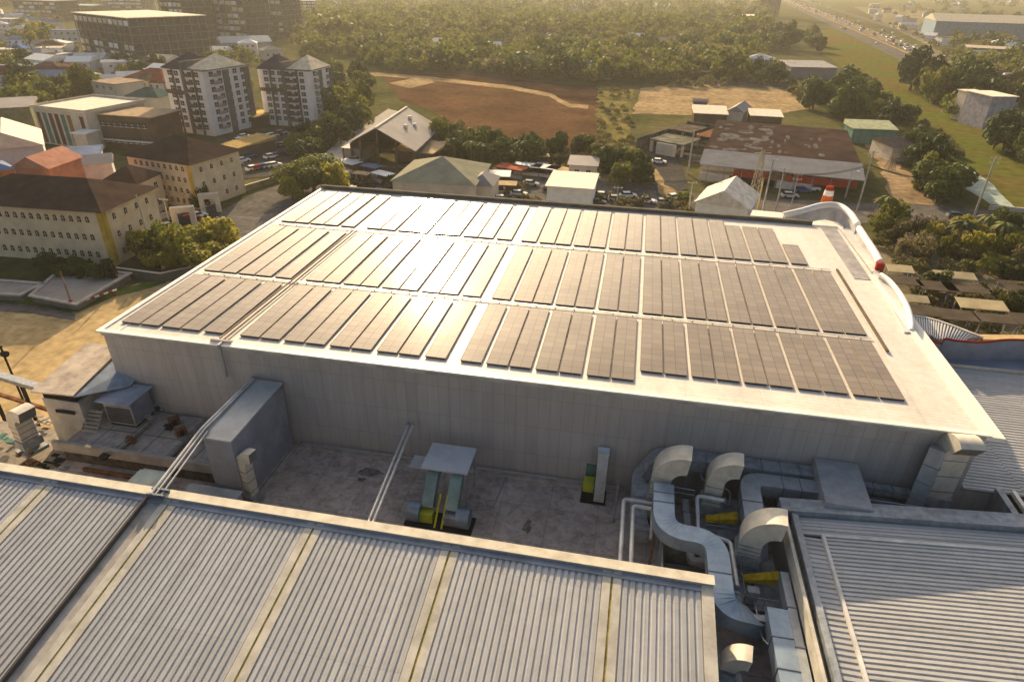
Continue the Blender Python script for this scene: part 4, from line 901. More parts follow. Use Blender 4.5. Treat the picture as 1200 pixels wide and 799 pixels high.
# --- big unfinished block and tall frames
def frameblock(label, A, B, D, top, rows, cols, rcols, litf=.4, name='unfinished_block', wmat_=None):
    a, b = P(*A), P(*B); d = b-a; L = d.length; H = hgt(b.x, b.y, *top)
    t = thing(name, label, 'building', (a.x,a.y,0), math.atan2(d.y,d.x))
    MB().box(.8,.8,0,L-.8,D-.8,H-.3).build('core', wmat_ or dgrey, t)
    s = MB()
    for r_ in range(rows+1): s.box(0,0,H*r_/rows-.22,L,D,H*r_/rows)
    s.build('floor_slabs', mat('slab_tan', (.27,.235,.19), rough=.85, var=.2), t)
    c = MB()
    for k in range(cols+1): x = (L-.5)*k/cols; c.box(x,-.06,0,x+.5,.44,H-.25)
    for k in range(1,rcols+1): y = (D-.5)*k/rcols; c.box(L-.44,y,0,L+.06,y+.5,H-.25)
    c.build('columns', mat('column_tan', (.22,.195,.165)), t)
    r0 = random.Random(len(label)); n_ = 0
    key = ('lp', cols, rows, round(L)); 
    cells = [(r_,k) for r_ in range(rows) for k in range(cols)]
    if litf < .45: cells = [(r_,k) for r_,k in cells if r_ < 3 and k%3 != 2 or r_ == rows-1]
    else: r0.shuffle(cells)
    for r_, k in cells:
            if (r0.random() < litf or litf < .45) and n_ < 90:
                x = (L-.5)*k/cols+.7; w_ = (L-.5)/cols-.9; z = H*r_/rows
                pm = MB(); pm.box(0,.3,.3,w_,.42,H/rows*.7)
                o = pm.build('pale_or_backlit_bay', r0.choice([white, cream, pale, yw]), t); o.location = (x,0,z); n_ += 1  # pale panels; on framed towers they paint in backlight through open bays
    MB().box(-.4,-.4,H+.005,L+.4,D+.4,H+.4).build('roof', lit if litf < .45 else conc, t)
    return t
frameblock('broad dark unfinished block with pale roof and scattered white window bays at the upper left', (99,68), (163,80), 46, (160,22), 6, 11, 9, .42)
frameblock('tall tan framed tower with grid facade, leftmost behind the white towers', (196,52), (222,54), 30, (218,-14), 9, 5, 6, .5, 'framed_tower')
frameblock('tall tan framed tower with many lit bays, second behind the white towers', (232,48), (292,52), 30, (290,-16), 9, 9, 5, .8, 'framed_tower')
frameblock('tall tan framed tower with blue grey corner, rightmost beside the wood', (298,42), (334,44), 28, (332,-14), 9, 6, 5, .7, 'framed_tower')
frameblock('squat grey framed mid-rise at the very top left of the photo', (20,24), (70,26), 30, (68,2), 5, 8, 5, .6, 'framed_block')
frameblock('small tan framed mid-rise between the pale hall and the broad dark block', (122,14), (168,15), 30, (166,-6), 5, 7, 5, .7, 'framed_block')
frameblock('distant pale framed mid-rise behind the wood right of the tall framed towers', (346,22), (372,22), 24, (371,2), 6, 5, 5, .8, 'framed_block')
bld('curved_warehouse', 'pale blue grey roofed warehouse in front of the framed towers', (262,64), (320,62), 26, 7, 'gable', 3, mat('ware_wall', (.3,.32,.33)), mat('ware_roof', (.33,.36,.38), rough=.5))
bld('maroon_roof_house', 'long maroon roofed house with white fronts at the upper left', (-10,104), (92,106), 14, 6, 'gable', 3.2, pale, mar, front=(12,1), right=(2,2))
bld('red_roof_house', 'red tiled hip roofed house left of the white tower', (146,112), (196,116), 18, 7, 'hip', 4, mat('peach_wall', (.42,.30,.23)), redr, front=(6,1))
bld('white_house', 'white two storey house left of the broad dark block', (62,50), (96,50), 12, 8, 'flat', 1, pale, blue_r, front=(4,2))
bld('blue_house', 'small bright blue roofed house at the upper left', (8,68), (30,68), 10, 5, 'hip', 3, pale, mat('bright_blue_roof', (.10,.17,.36)))
bld('pale_roof_hall', 'long pale roofed hall along the top edge above the white house', (50,14), (112,16), 30, 8, 'flat', 1, brn2, mat('pale_blue_roof', (.35,.42,.42)))
far_m = [pale, cream, white, brn2, redr, greyr, blue_r, mat('rooftan', (.33,.26,.19))]
r0 = random.Random(11)
HL = []
for k in range(95):
    px, py = (r0.uniform(-40,150), r0.uniform(2,110)) if k < 70 else (r0.uniform(100,330), r0.uniform(60,130))
    if 50 < px < 110 and 8 < py < 60: px -= 60
    if k < 70 and 92 < px: px = r0.uniform(-40, 60); py = r0.uniform(2, 44)
    if k >= 70 and (195 < px < 395 and py > 78 or py > 118): px, py = r0.uniform(108,192), r0.uniform(84,118)
    p = P(px,py); s = r0.uniform(.5,1)
    t = thing('town_house', 'small low house with tin or tiled roof in the crowded far left town', 'house', (p.x,p.y,0), r0.uniform(-.4,.8), 'small houses in the far left town')
    L_, D_, H_ = 12*s+5, 9*s+4, r0.uniform(3.5,8)
    MB().box(0,0,0,L_,D_,H_).build('wall', r0.choice(far_m[:3]), t); roofmesh(r0.choice(['hip','gable','flat']), L_, D_, H_, 2.2).build('roof', r0.choice(far_m), t)
    windows(t, (0,0), (1,0), (0,-1), L_, .5, H_-.5, 3, 1 if H_ < 6 else 2, 1.2, 1.2); HL.append((t, 'tall' if H_ > 6 else 'low'))
rank_labels(HL, 'KIND house, POS, far left town', 9, 'row'); HL = []
for k in range(30):
    px, py = r0.uniform(380,1250), r0.uniform(-4,14)
    if 880 < px < 1080: continue
    p = P(px,py); s = r0.uniform(.8,1.8)
    t = thing('town_house', 'tiny pale house among the hazy trees near the top edge', 'house', (p.x,p.y,0), r0.uniform(-.4,.8), 'tiny houses near the top edge')
    L_, D_, H_ = 14*s+5, 10*s+4, r0.uniform(5,11)
    MB().box(0,0,0,L_,D_,H_).build('wall', r0.choice(far_m[:3]), t); roofmesh(r0.choice(['hip','gable','flat']), L_, D_, H_, 2.6).build('roof', r0.choice(far_m), t); HL.append((t, 'large' if L_ > 23 else 'small'))

rank_labels(HL, 'KIND hazy house, POS, near the top edge', 9, 'row'); HL = []
for k in range(34):
    while True:
        px, py = r0.uniform(960,1215), r0.uniform(2,112)
        lim = 6+(px-925)*72/150
        if py < lim-26 and not (1085 < px and 8 < py < 52) or (px > 1130 and 82 < py < 108): break
    p = P(px,py); t = thing('roadside_house', '', 'house', (p.x,p.y,0), r0.uniform(-.9,.3), 'houses beyond the highway'); L_, D_, H_ = r0.uniform(8,20), r0.uniform(6,12), r0.uniform(3.5,8)
    MB().box(0,0,0,L_,D_,H_).build('wall', r0.choice(far_m[:3]), t); roofmesh(r0.choice(['hip','gable','flat']), L_, D_, H_, 2.4).build('roof', r0.choice(far_m), t); HL.append((t, 'broad' if L_ > 14 else 'narrow'))
rank_labels(HL, 'KIND house beyond the highway, POS', 7, 'row')
# --- centre
# gabled barn: two roof slopes, ridge runs away from the camera
def openbarn():
    a, b = P(404,196), P(486,200); d = b-a; L = d.length
    t = thing('gabled_barn', 'large open fronted barn with grey gable roof in front of the bare earth field', 'barn', (a.x,a.y,0), math.atan2(d.y,d.x))
    H = 5.5; rh = 6.0; D = 33
    rm = MB(); ov = .8
    for s in (0, 1):
        x0, x1 = (-ov, L/2) if s == 0 else (L/2, L+ov); z0, z1 = (H, H+rh) if s == 0 else (H+rh, H)
        rm.add([(x0,-ov,z0),(x1,-ov,z1),(x1,D,z1),(x0,D,z0),(x0,-ov,z0+.2),(x1,-ov,z1+.2),(x1,D,z1+.2),(x0,D,z0+.2)], [(0,3,2,1),(4,5,6,7),(0,1,5,4),(1,2,6,5),(2,3,7,6),(3,0,4,7)])
    r_ = rm.build('roof', greyr, t); MB().box(L/2-.3,-ov,H+rh+.15,L/2+.3,D,H+rh+.4).build('ridge_cap', lit, r_)
    for k, (x, y) in enumerate(((L*.72,14),(L*.78,20),(L*.66,24))):
        z = H+rh*(1-(x-L/2)/(L/2)); MB().cyl((x,y),.6,z,z+1.1,10).build('roof_vent', white, r_)
    MB().box(0,D-.3,0,L,D,H).build('back_wall', dgrey, t); MB().box(0,6,0,.3,D-.31,H).build('side_wall', dgrey, t); MB().box(L-.3,6,0,L,D-.31,H).build('side_wall', dgrey, t)
    for k in range(5): MB().box(L*k/4-.2,0,0,L*k/4+.2,.4,H+(rh*(1-abs(k-2)/2))-.1).build('post', brn2, t)
    return t
openbarn()
bld('lean_to', 'tan ribbed lean-to roof attached at the right of the gabled barn', (463,188), (507,193), 11, 3.2, 'shed', 1.2, brn2, mat('tan_tin', (.52,.38,.22), rough=.6, var=.15, scale=.5))
bld('barn_annexe', 'low grey annexe left of the open barn', (402,188), (424,190), 9, 3.6, 'flat', 1, greyr, greyr)
t, L, H = bld('green_hip_house', 'pale green hip roofed house just behind the hall roof', (462,240), (556,246), 20, 6, 'hip', 4.0, cream, green_r)
bld('white_tarp_stall', 'bright white roofed stall beside the green hip roofed house', (528,222), (556,224), 8, 3.4, 'shed', .5, cream, white)
bld('grey_hip_house', 'grey hip roofed house right of the green hip roofed one', (548,240), (576,242), 9, 5, 'hip', 2, cream, greyr)
bld('white_flat_building', 'plain building with bright flat roof behind the middle of the hall roof', (640,246), (692,250), 13.5, 5.8, 'flat', 1, white, mat('bright_roof', (.78,.70,.58), rough=.6, var=.04))
bld('grey_shop', 'small grey roofed shop with one dark door beyond the street', (666,210), (698,212), 7, 4, 'shed', 1, cream, greyr, front=(2,1))
bld('blue_carport', 'small blue grey carport under the trees beyond the street', (706,200), (722,202), 6, 3, 'flat', 1, brn2, mat('carport_blue', (.28,.31,.38)))
t, L, H = bld('gabled_shed', 'bright white gabled shed touching the back of the hall roof', (812,262), (872,272), 13, 5.2, 'gabley', 3.6, white, mat('bright_gable_roof', (.66,.60,.52), rough=.6))
# small stalls along the street
r0 = random.Random(4)
for k, (px, py, w_, c) in enumerate(((396,212,6,'white'),(410,200,7,'white'),(425,214,5,'tan'),(436,205,6,'blue'),(449,214,6,'white'),(512,205,8,'tan'),(530,200,6,'white'),(575,214,11,'white'),(590,226,7,'tan'),(600,206,9,'red'),(618,204,8,'white'),(640,206,8,'white'),(655,208,7,'tan'),(596,190,6,'tan'),(560,232,5,'white'),(630,192,7,'tan'),(610,192,6,'tan'))):
    m_ = {'white': white, 'tan': mat('stall_tan', (.45,.34,.2)), 'blue': blue_r, 'red': mat('stall_red', (.4,.12,.07))}[c]; p = P(px,py)
    t = thing('market_stall', '%s roofed roadside stall, number %s from the left along the street' % (c, ORD[k] if k < 18 else k), 'stall', (p.x,p.y,0), r0.uniform(-.5,.3))
    D_ = w_*.6
    MB().box(-w_/2,-D_/2,2.5,w_/2,D_/2,2.65).build('stall_roof', m_, t); MB().box(-w_/2+.3,D_/2-.5,0,w_/2-.3,D_/2-.35,2.49).build('back_wall', brn2, t); MB().box(-w_/2+.4,-D_/2+.3,0,w_/2-.4,-D_/2+1,.9).build('counter', cream, t)
    for sx in (-1,1): MB().box(sx*(w_/2-.2)-.06,-D_/2+.1,0,sx*(w_/2-.2)+.06,-D_/2+.22,2.49).build('post', dgrey, t)

WL = []
for k, (px, py) in enumerate(((480,72),(505,60),(560,66),(585,78),(612,84),(668,88),(690,70),(640,50),(735,52),(690,92),(420,62),(530,40),(780,40),(830,54),(862,44),(640,78),(740,84))):
    p = P(px,py); g_ = random.Random(k); t = thing('wood_hut', '', 'hut', (p.x,p.y,0), g_.uniform(-.6,.6), 'huts in the wide wood'); L_, D_ = g_.uniform(9,18), g_.uniform(6,10)
    MB().box(0,0,0,L_,D_,6.5).build('wall', cream, t); roofmesh('gable', L_, D_, 6.5, 2.2).build('roof', g_.choice([white, greyr, lit, brn2, blue_r]), t); WL.append((t, 'pale' if L_ > 13 else 'small'))
rank_labels(WL, 'KIND hut among the trees of the wide wood, POS', 6, 'row')
# --- rusty hall with grey canopy
a, b = P(818,212), P(1005,232); d = b-a; L = d.length
t = thing('rusty_roof_hall', 'long hall with patchy rusty brown roof and a grey lean-to canopy along its front', 'building', (a.x,a.y,0), math.atan2(d.y,d.x))
rustr = mat('patchy_rust_roof', (.065,.042,.036), rough=.85, col2=(.045,.033,.030), scale=.06, fine=.25)
patch = mat('pale_roof_patch', (.14,.13,.125), rough=.7, var=.4, scale=.4)
MB().box(0,9,0,L*.98,46,6.0).build('wall', cream, t)
MB().add([(0,9,6.5),(L,9,6.5),(L*.97,46,8.5),(0,46,8.5),(0,9,6.7),(L,9,6.7),(L*.97,46,8.7),(0,46,8.7)], [(0,3,2,1),(4,5,6,7),(0,1,5,4),(1,2,6,5),(2,3,7,6),(3,0,4,7)]).build('rusty_roof', rustr, t)
MB().add([(-.3,-.5,4.6),(L+.6,-.5,4.6),(L+.3,9.3,6.75),(-.3,9.3,6.75),(-.3,-.5,4.75),(L+.6,-.5,4.75),(L+.3,9.3,6.9),(-.3,9.3,6.9)], [(0,3,2,1),(4,5,6,7),(0,1,5,4),(1,2,6,5),(2,3,7,6),(3,0,4,7)]).build('grey_canopy', mat('grey_canopy_sheet', (.24,.235,.24), rough=.6, var=.12, scale=.3), t)
r0 = random.Random(5)
zr = lambda y: 6.7+2*(y-9)/37
for k in range(46):
    x = r0.choice([r0.uniform(2,L*.42), r0.uniform(2,L*.42), r0.uniform(L*.42,L*.85)]); y = r0.uniform(11,42); w_ = r0.uniform(.8,5.5) if x < L*.42 else r0.uniform(.5,1.6); h_ = r0.uniform(.8,3.5)
    z = zr(y)+.01+.002*k; q = [(x+w_*r0.uniform(.7,1.1)*math.cos(a_)*.6, y+h_*r0.uniform(.5,1.1)*math.sin(a_)) for a_ in [i*math.pi/4 for i in range(8)]]
    MB().add([(u,v_,zr(v_)+.01+.003*k) for u,v_ in q], [tuple(range(8))]).build('roof_patch', patch, t)
MB().box(0,.8,3.3,L*.45,.95,4.3).build('fascia_wall', cream, t)
for k, (u0, u1, m_) in enumerate(((.0,.2,cream),(.22,.46,redm),(.5,.72,mat('sign_white', (.5,.48,.46))),(.55,.98,redm))):
    MB().box(L*u0,.3-.02*k,2.2 if m_ is redm else .2,L*u1,.45-.02*k,4.2 if m_ is redm else 2.4).build('shop_front', m_, t)
for k in range(9): MB().box(L*(.05+k*.11),-.2,0,L*(.05+k*.11)+.16,-.05,4.5).build('canopy_post', galv_d, t)
# ruin with roofless walls
a, b = P(745,178), P(818,192); d = b-a; L = d.length
t = thing('ruined_hall', 'roofless ruined hall with broken dark roof patches left of the rusty hall', 'ruin', (a.x,a.y,0), math.atan2(d.y,d.x))
MB().box(0,0,0,.4,34,4.5).build('side_wall', mat('ruin_wall', (.14,.125,.11), var=.35, scale=.4), t); MB().box(.41,33.6,0,L,34,5.2).build('back_wall', mat('ruin_wall', (.14,.125,.11)), t)
MB().box(.41,0,0,L,33.5,.3).build('floor', mat('ruin_floor', (.11,.10,.09), var=.5, scale=.25, fine=1), t)
MB().box(L*.15,2,4.0,L*.7,14,4.3).build('roof_remnant', mat('ruin_roof_green', (.17,.165,.13), var=.35, scale=.3), t); MB().box(L*.3,1,.31,L*.6,1.9,3.9).build('doorway_wall', cream, t)
MB().box(L*.55,16,4.5,L*.98,32,4.8).build('roof_remnant', rust, t); MB().box(L*.05,18,4.6,L*.45,30,4.9).build('roof_remnant', mat('ruin_roof_brown', (.12,.10,.08), var=.4, scale=.4), t)
MB().box(L*.16,2.5,.31,L*.2,3,3.95).build('post', cream, t); MB().box(L*.66,2.5,.31,L*.69,3,3.95).build('post', cream, t); MB().box(L*.5,20,.31,L*.54,20.6,4.49).build('post', cream, t); MB().box(L*.2,22,.31,L*.23,22.6,4.59).build('post', cream, t)
bld('cream_shed', 'long pale cream roofed shed behind the rusty hall, left of the pair', (812,147), (850,149), 12, 4.5, 'shed', 1.2, brn2, lit)
bld('cream_shed', 'pale cream roofed shed behind the rusty hall, right of the pair', (878,150), (914,152), 10, 4.5, 'shed', 1.0, brn2, lit)
bld('grey_gable_shed', 'small grey gabled shed wedged between the two cream sheds', (850,146), (868,148), 14, 5, 'gabley', 2.2, cream, greyr)
bld('dark_container', 'dark container on the sandy lot behind the cream sheds', (811,131), (827,132), 7, 4, 'flat', 1, dgrey, mat('cont', (.08,.08,.1)))
bld('yellow_wall_strip', 'long low yellow roofed shelter at the edge of the wood beyond the sandy lot', (801,92), (840,93), 4, 3.6, 'flat', 1, dgrey, mat('shelter_yellow', (.5,.36,.16)))
for k,(A,B) in enumerate((((752,60),(795,62)),((790,66),(835,70)))):
    bld('dim_warehouse', ('left' if k==0 else 'right')+' of two dim grey roofed warehouses in the wood', A, B, 30, 6, 'gable', 3, dgrey, mat('dim_roof', (.15,.13,.115)))
bld('white_villa', 'white and blue villa among trees left of the grey roofed warehouse', (871,84), (904,86), 16, 7, 'hip', 3, white, mat('villa_roof', (.42,.43,.46)), front=(5,1))
bld('grey_warehouse', 'grey flat roofed warehouse beside the grass strip', (925,92), (978,93), 22, 6, 'shed', 1.5, greyr, mat('warehouse_grey', (.36,.34,.335), rough=.6))
bld('brown_gable_house', 'small brown gabled house beside the grey roofed warehouse', (905,88), (925,90), 10, 5, 'gable', 2, brn2, mat('rust_roof2', (.2,.11,.07)))
bld('pale_factory', 'pale long factory roof near the top edge above the wood', (848,28), (892,29), 40, 9, 'flat', 1, greyr, lit)
bld('distant_tower', 'slim hazy brown tower at the top edge beside the highway', (898,20), (912,20), 22, 55, 'flat', 1, brn2, brn2, front=(3,9))
bld('green_shed', 'long pale green roofed shed with open dark front near the dirt road', (996,168), (1046,170), 9, 5.0, 'shed', 1.5, teal, mat('pale_green_tin', (.42,.44,.28), rough=.6))
bld('dark_gable_house', 'small dark gabled house with pale roof edge beside the dirt road', (1042,190), (1068,190), 12, 4.5, 'gable', 2, cream, mat('dark_purple', (.11,.09,.09)))
bld('corner_house', 'white walled house with lilac grey side at the right edge beyond the canal', (1150,152), (1178,152), 14, 12, 'flat', 1, mat('lilac_wall', (.36,.34,.38)), lit)
bld('corner_annexe', 'tall rubble coloured annexe left of the lilac grey house', (1140,146), (1158,146), 14, 11, 'flat', 1, cream, lit)
wb = mat('warehouse_blue_grey', (.22,.29,.35))
bld('white_warehouse', 'long pale roofed warehouse with blue end at the upper right', (1092,44), (1300,52), 60, 15, 'gable', 6, wb, mat('ware_cream', (.46,.42,.33)))
bld('blue_warehouse', 'long dark blue fronted warehouse with pale roof edge at the upper right', (1130,70), (1300,80), 26, 8, 'flat', 1, mat('navy', (.05,.08,.13)), mat('ware_tan', (.42,.36,.29)))
bld('blue_tarp', 'small grey roofed stall behind the trees beside the canal', (1060,180), (1075,181), 5, 3, 'shed', .6, cream, greyr)
# left foreground low buildings
for pix, lb in (([(75,313),(152,321),(89,357),(36,347)],'grey flat topped low building with pale roof rim beside the concrete yard'), ([(-40,326),(50,333),(24,346),(-70,342)],'grey flat topped low building cut by the left edge of the photo')):
    q = [P(a_,b_,1.2) for a_, b_ in pix]; o = q[3]; t = thing('flat_grey_building', lb, 'building', (o.x,o.y,0)); pl = [(p.x-o.x,p.y-o.y) for p in q]
    MB().prism(pl, 0, .9).build('wall', mat('dark_grey_wall', (.17,.16,.155)), t)  # dark grey wall below the flat roof
    MB().prism(pl, .905, 1.2).build('roof', mat('grey_flat_roof', (.30,.265,.235), rough=.8, var=.1, scale=.4), t)
    MB().sweep([(*p, 1.3) for p in pl+pl[:1]], .7, .25).build('roof_rim', mat('roof_rim', (.42,.38,.33)), t)
t = thing('arch_gate', 'cream arched gateway nearer the mall beside the shaded parking lane', 'gateway', P(218,268), .5)
for k, (nm) in enumerate(('arch_gate',)):
    MB().box(-2.4,0,0,-1.3,1.2,4.8).build('pier', cream, t); MB().box(1.3,0,0,2.4,1.2,4.8).build('pier', cream, t); MB().box(-1.29,0,3.6,1.29,1.2,4.8).build('lintel', cream, t)
t = thing('arch_gate', 'cream arched gateway farther up the shaded parking lane', 'gateway', P(248,250), .5)
MB().box(-2.2,0,0,-1.2,1.2,4.6).build('pier', cream, t); MB().box(1.2,0,0,2.2,1.2,4.6).build('pier', cream, t); MB().box(-1.19,0,3.4,1.19,1.2,4.6).build('lintel', cream, t)
# walls/fences left
def wall(label, pts, h, m, name='boundary_wall', th=.25, z=0):
    q = [P(a,b,0) for a,b in pts]; o = q[0]; t = thing(name, label, 'wall', (o.x,o.y,0))
    MB().sweep([(p.x-o.x,p.y-o.y,h/2) for p in q], th, h).build('wall_body', m, t); MB().sweep([(p.x-o.x,p.y-o.y,h+.06) for p in q], th+.15, .1).build('coping', cream, t); return t
wall('long low cream wall between the yellow apartments and the grass', [(60,312),(130,322),(190,330),(245,318)], 1.6, dgrey)
wall('pale boundary wall along the street in front of the towers', [(262,232),(330,212),(345,208)], 1.5, mat('wall_olive', (.3,.27,.14)))
wall('pale low wall edging the shaded parking lane', [(172,262),(232,244)], 1.2, cream)
wall('pale parapet wall along the bridge at the right edge', [(1158,246),(1230,252)], 1.1, cream)
# steel frame fence at left, near the shed
t = thing('steel_gantry', 'grey steel gantry rail with slanted dark legs at the left edge of the concrete yard', 'gantry', (-72,50.5,0), -.18)
MB().box(-8,0,9.2,17.5,.9,9.7).build('top_beam', galv_d, t); MB().box(-8,0,6.6,17.5,.4,6.9).build('lower_beam', rust, t)
for xx in (1.5,7.5,13.5): MB().tube([(xx,.2,9.2),(xx+.9,-.3,0)],.22,8).build('leg', dark, t)
wsheet('yard', [(-110,36),(-48.6,36),(-48.6,62),(-110,62)], .09, yconc, 'sunlit concrete yard under the steel gantry')

# --- car park canopies (right)
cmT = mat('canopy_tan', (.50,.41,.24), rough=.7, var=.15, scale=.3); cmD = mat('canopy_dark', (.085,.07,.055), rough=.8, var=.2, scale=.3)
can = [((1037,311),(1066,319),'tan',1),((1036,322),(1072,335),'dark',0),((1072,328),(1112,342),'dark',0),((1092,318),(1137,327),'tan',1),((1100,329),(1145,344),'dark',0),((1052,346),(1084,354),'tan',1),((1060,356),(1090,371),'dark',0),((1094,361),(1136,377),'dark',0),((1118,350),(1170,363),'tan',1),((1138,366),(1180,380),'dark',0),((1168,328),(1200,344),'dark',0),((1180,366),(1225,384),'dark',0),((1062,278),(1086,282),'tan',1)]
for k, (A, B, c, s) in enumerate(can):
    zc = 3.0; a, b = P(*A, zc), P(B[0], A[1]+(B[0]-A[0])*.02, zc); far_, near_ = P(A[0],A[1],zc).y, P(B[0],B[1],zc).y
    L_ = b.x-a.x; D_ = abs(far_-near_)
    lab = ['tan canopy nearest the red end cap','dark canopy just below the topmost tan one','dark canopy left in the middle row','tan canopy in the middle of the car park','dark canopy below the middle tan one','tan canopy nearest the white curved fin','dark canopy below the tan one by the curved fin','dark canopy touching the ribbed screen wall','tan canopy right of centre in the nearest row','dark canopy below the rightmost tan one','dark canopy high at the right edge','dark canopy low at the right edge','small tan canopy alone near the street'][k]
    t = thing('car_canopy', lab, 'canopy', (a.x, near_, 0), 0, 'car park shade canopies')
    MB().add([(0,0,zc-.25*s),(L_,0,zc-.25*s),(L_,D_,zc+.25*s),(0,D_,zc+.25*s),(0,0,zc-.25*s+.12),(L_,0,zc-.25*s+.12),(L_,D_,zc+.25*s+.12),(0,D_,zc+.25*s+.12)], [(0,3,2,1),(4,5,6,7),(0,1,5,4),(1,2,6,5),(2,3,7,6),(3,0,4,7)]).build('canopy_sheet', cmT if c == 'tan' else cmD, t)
    for sx in (.25, L_-.25):
        for yy in (.3, D_-.3): MB().box(sx-.07,yy-.07,0,sx+.07,yy+.07,zc-.25).build('post', galv_d, t)

# ------------------------------------------------------------------ poles, pylons
def pole(label, base, top, r=.16, zb=0, arms=1, m=concpole, name='utility_pole', redbase=False, lamp=False):
    b = P(*base, zb); H = hgt(b.x, b.y, *top)-zb
    # slight lean so that it meets the pixel it has in the photo
    t = thing(name, label, 'pole', (b.x, b.y, zb))
    MB().cyl((0,0), r*1.25, 0, H, 10, r*.8).build('shaft', m, t, smooth=True)
    if redbase: MB().cyl((0,0), r*3.2, 0, 1.6, 12, r*2.6).build('red_footing', redm, t)
    for k in range(arms):
        MB().box(-1.1,-.06,H-.5-k*1.1,1.1,.06,H-.38-k*1.1).build('crossarm', galv_d, t)
        for xx in (-.9,0,.9): MB().cyl((xx,0),.06,H-.379-k*1.1,H-.1-k*1.1,6).build('insulator', white, t)
    if lamp: MB().tube([(0,0,H-.1),(1.2,-.2,H+.1)],.05,6).build('lamp_arm', galv_d, t); MB().box(1.1,-.35,H+.02,1.8,-.05,H+.16).build('lamp_head', white, t)
    return t
pole('concrete pole standing on the street bend behind the red fronted shops', (1004,248), (1021,176), arms=2, r=.2)
pole('slim street lamp pole with a red base left of the concrete yard', (86,362), (72,318), r=.12, arms=0, redbase=True, m=mat('rusty_pole', (.28,.18,.12)))
pole('tall concrete pole near the canal at the right edge', (1138,262), (1160,183), arms=2, r=.2)
pole('thin pole between the dark trees and the street at right', (1094,240), (1107,203), arms=1)
pole('thin pole beside the market street behind the white flat building', (697,228), (699,206), arms=1, r=.12)
pole('thin pole right of the parked car behind the hall roof', (722,245), (722,218), arms=1, r=.12)
pole('leaning pole at the corner of the asphalt lot beside the white gabled shed', (806,250), (806,212), arms=1, r=.15)
pole('cream pole in front of the ruined hall', (806,204), (797,152), arms=0, r=.25)
pole('concrete pole just left of the steel lattice pylon', (887,248), (880,206), arms=0, r=.2, m=mat('pole_yellowish', (.42,.36,.15)))
pole('concrete pole right of the lattice pylon', (893,250), (907,186), arms=1, r=.2)
pole('short concrete pole at the right of the pylon group', (908,250), (918,196), arms=1, r=.18)
pole('pole with crossarm among the pylon group', (925,250), (928,202), arms=2, r=.12)
pole('thin wooden pole standing in the shaded lane between the yellow apartments', (200,266), (191,232), arms=1, m=concpole, r=.14)
pole('thin pole in front of the nearest yellow apartment gable', (178,296), (162,228), arms=0, r=.14)
pole('thin lamp pole in front of the red shop fronts', (990,232), (996,200), arms=0, lamp=True, r=.1)
def pylon(label, base, top, w=2.6):
    b = P(*base); H = hgt(b.x, b.y, *top); t = thing('lattice_pylon', label, 'pylon', (b.x,b.y,0), .2); m_ = mat('pylon_steel', (.42,.37,.28), rough=.6)
    def c(i, z): s = w/2*(1-.75*z/H); return ((-s,s,s,-s)[i], (-s,-s,s,s)[i], z)
    for i in range(4): MB().tube([c(i,0),c(i,H)],.08,5).build('leg', m_, t)
    br = MB(); n_ = 9
    for k in range(n_):
        z0, z1 = H*k/n_, H*(k+1)/n_
        for i in range(4): br.tube([c(i,z0),c((i+1)%4,z1)],.045,4); br.tube([c((i+1)%4,z0),c(i,z1)],.045,4)
    br.build('bracing', m_, t)
    for zz in (H*.8,H*.95): MB().box(-2.0,-.08,zz,2.0,.08,zz+.15).build('crossarm', m_, t)
    return t
pylon('steel lattice pylon rising behind the right part of the hall roof', (881,244), (892,176))
def wire(label, A, B, zA, zB, sag=1.6, k3=(0,)):
    a_, b_ = P(*A), P(*B); t = thing('power_line', label, 'power line', (a_.x,a_.y,zA))
    for q_, off in enumerate(k3):
        pts = [(a_.lerp(b_, k/14)-a_)+Vector((0, off, (zB-zA)*k/14-4*sag*(k/14)*(1-k/14))) for k in range(15)]
        MB().tube(pts, .045, 5).build('wire', dark, t)
wire('black sagging wires from the pylon group to the concrete pole behind the red fronted shops', (893,250), (1004,248), 10.5, 11.5, 1.6, (-.6,0,.6))
wire('black sagging wires from the shop front pole to the tall canal pole', (1004,248), (1138,262), 11.5, 11.5, 2.0, (-.6,0,.6))
wire('black sagging wires from the asphalt lot corner pole to the pylon group', (806,250), (893,250), 8.5, 9.5, 1.4, (-.5,.5))
wire('black sagging wires from the white flat building to the asphalt lot corner', (697,228), (806,250), 6.5, 8, 1.3, (-.5,.5))
# small lattice frame by the dark gable house
pylon('small timber lattice stack on the dirt road beside the dark gabled house', (1042,200), (1045,180), 2.4)
# floodlight post left on parapet
p = P(8,424,6)
t = thing('floodlight_post', 'dark floodlight post with drum lamp at the left edge', 'floodlight', (p.x,p.y,0)); MB().cyl((0,0),.13,0,8.2,8).build('shaft', dark, t); MB().tube([(-.1,0,7.2),(.5,0,7.2)],.4,12).build('lamp_drum', dark, t); MB().box(-.5,-.05,9.0-.81,.3,.05,8.35).build('bracket', dark, t)
# striped barrier
p = P(97,360); t = thing('barrier', 'red and white striped barrier arm beside the grass verge', 'barrier', (p.x,p.y,0), 1.15)
for k in range(8): MB().box(k*.75,0,.9,k*.75+.74,.12,1.15).build('stripe', redm if k%2 == 0 else white, t)
for xx in (.2,5.6): MB().box(xx-.15,-.1,0,xx+.15,.2,.899).build('support', redm, t)

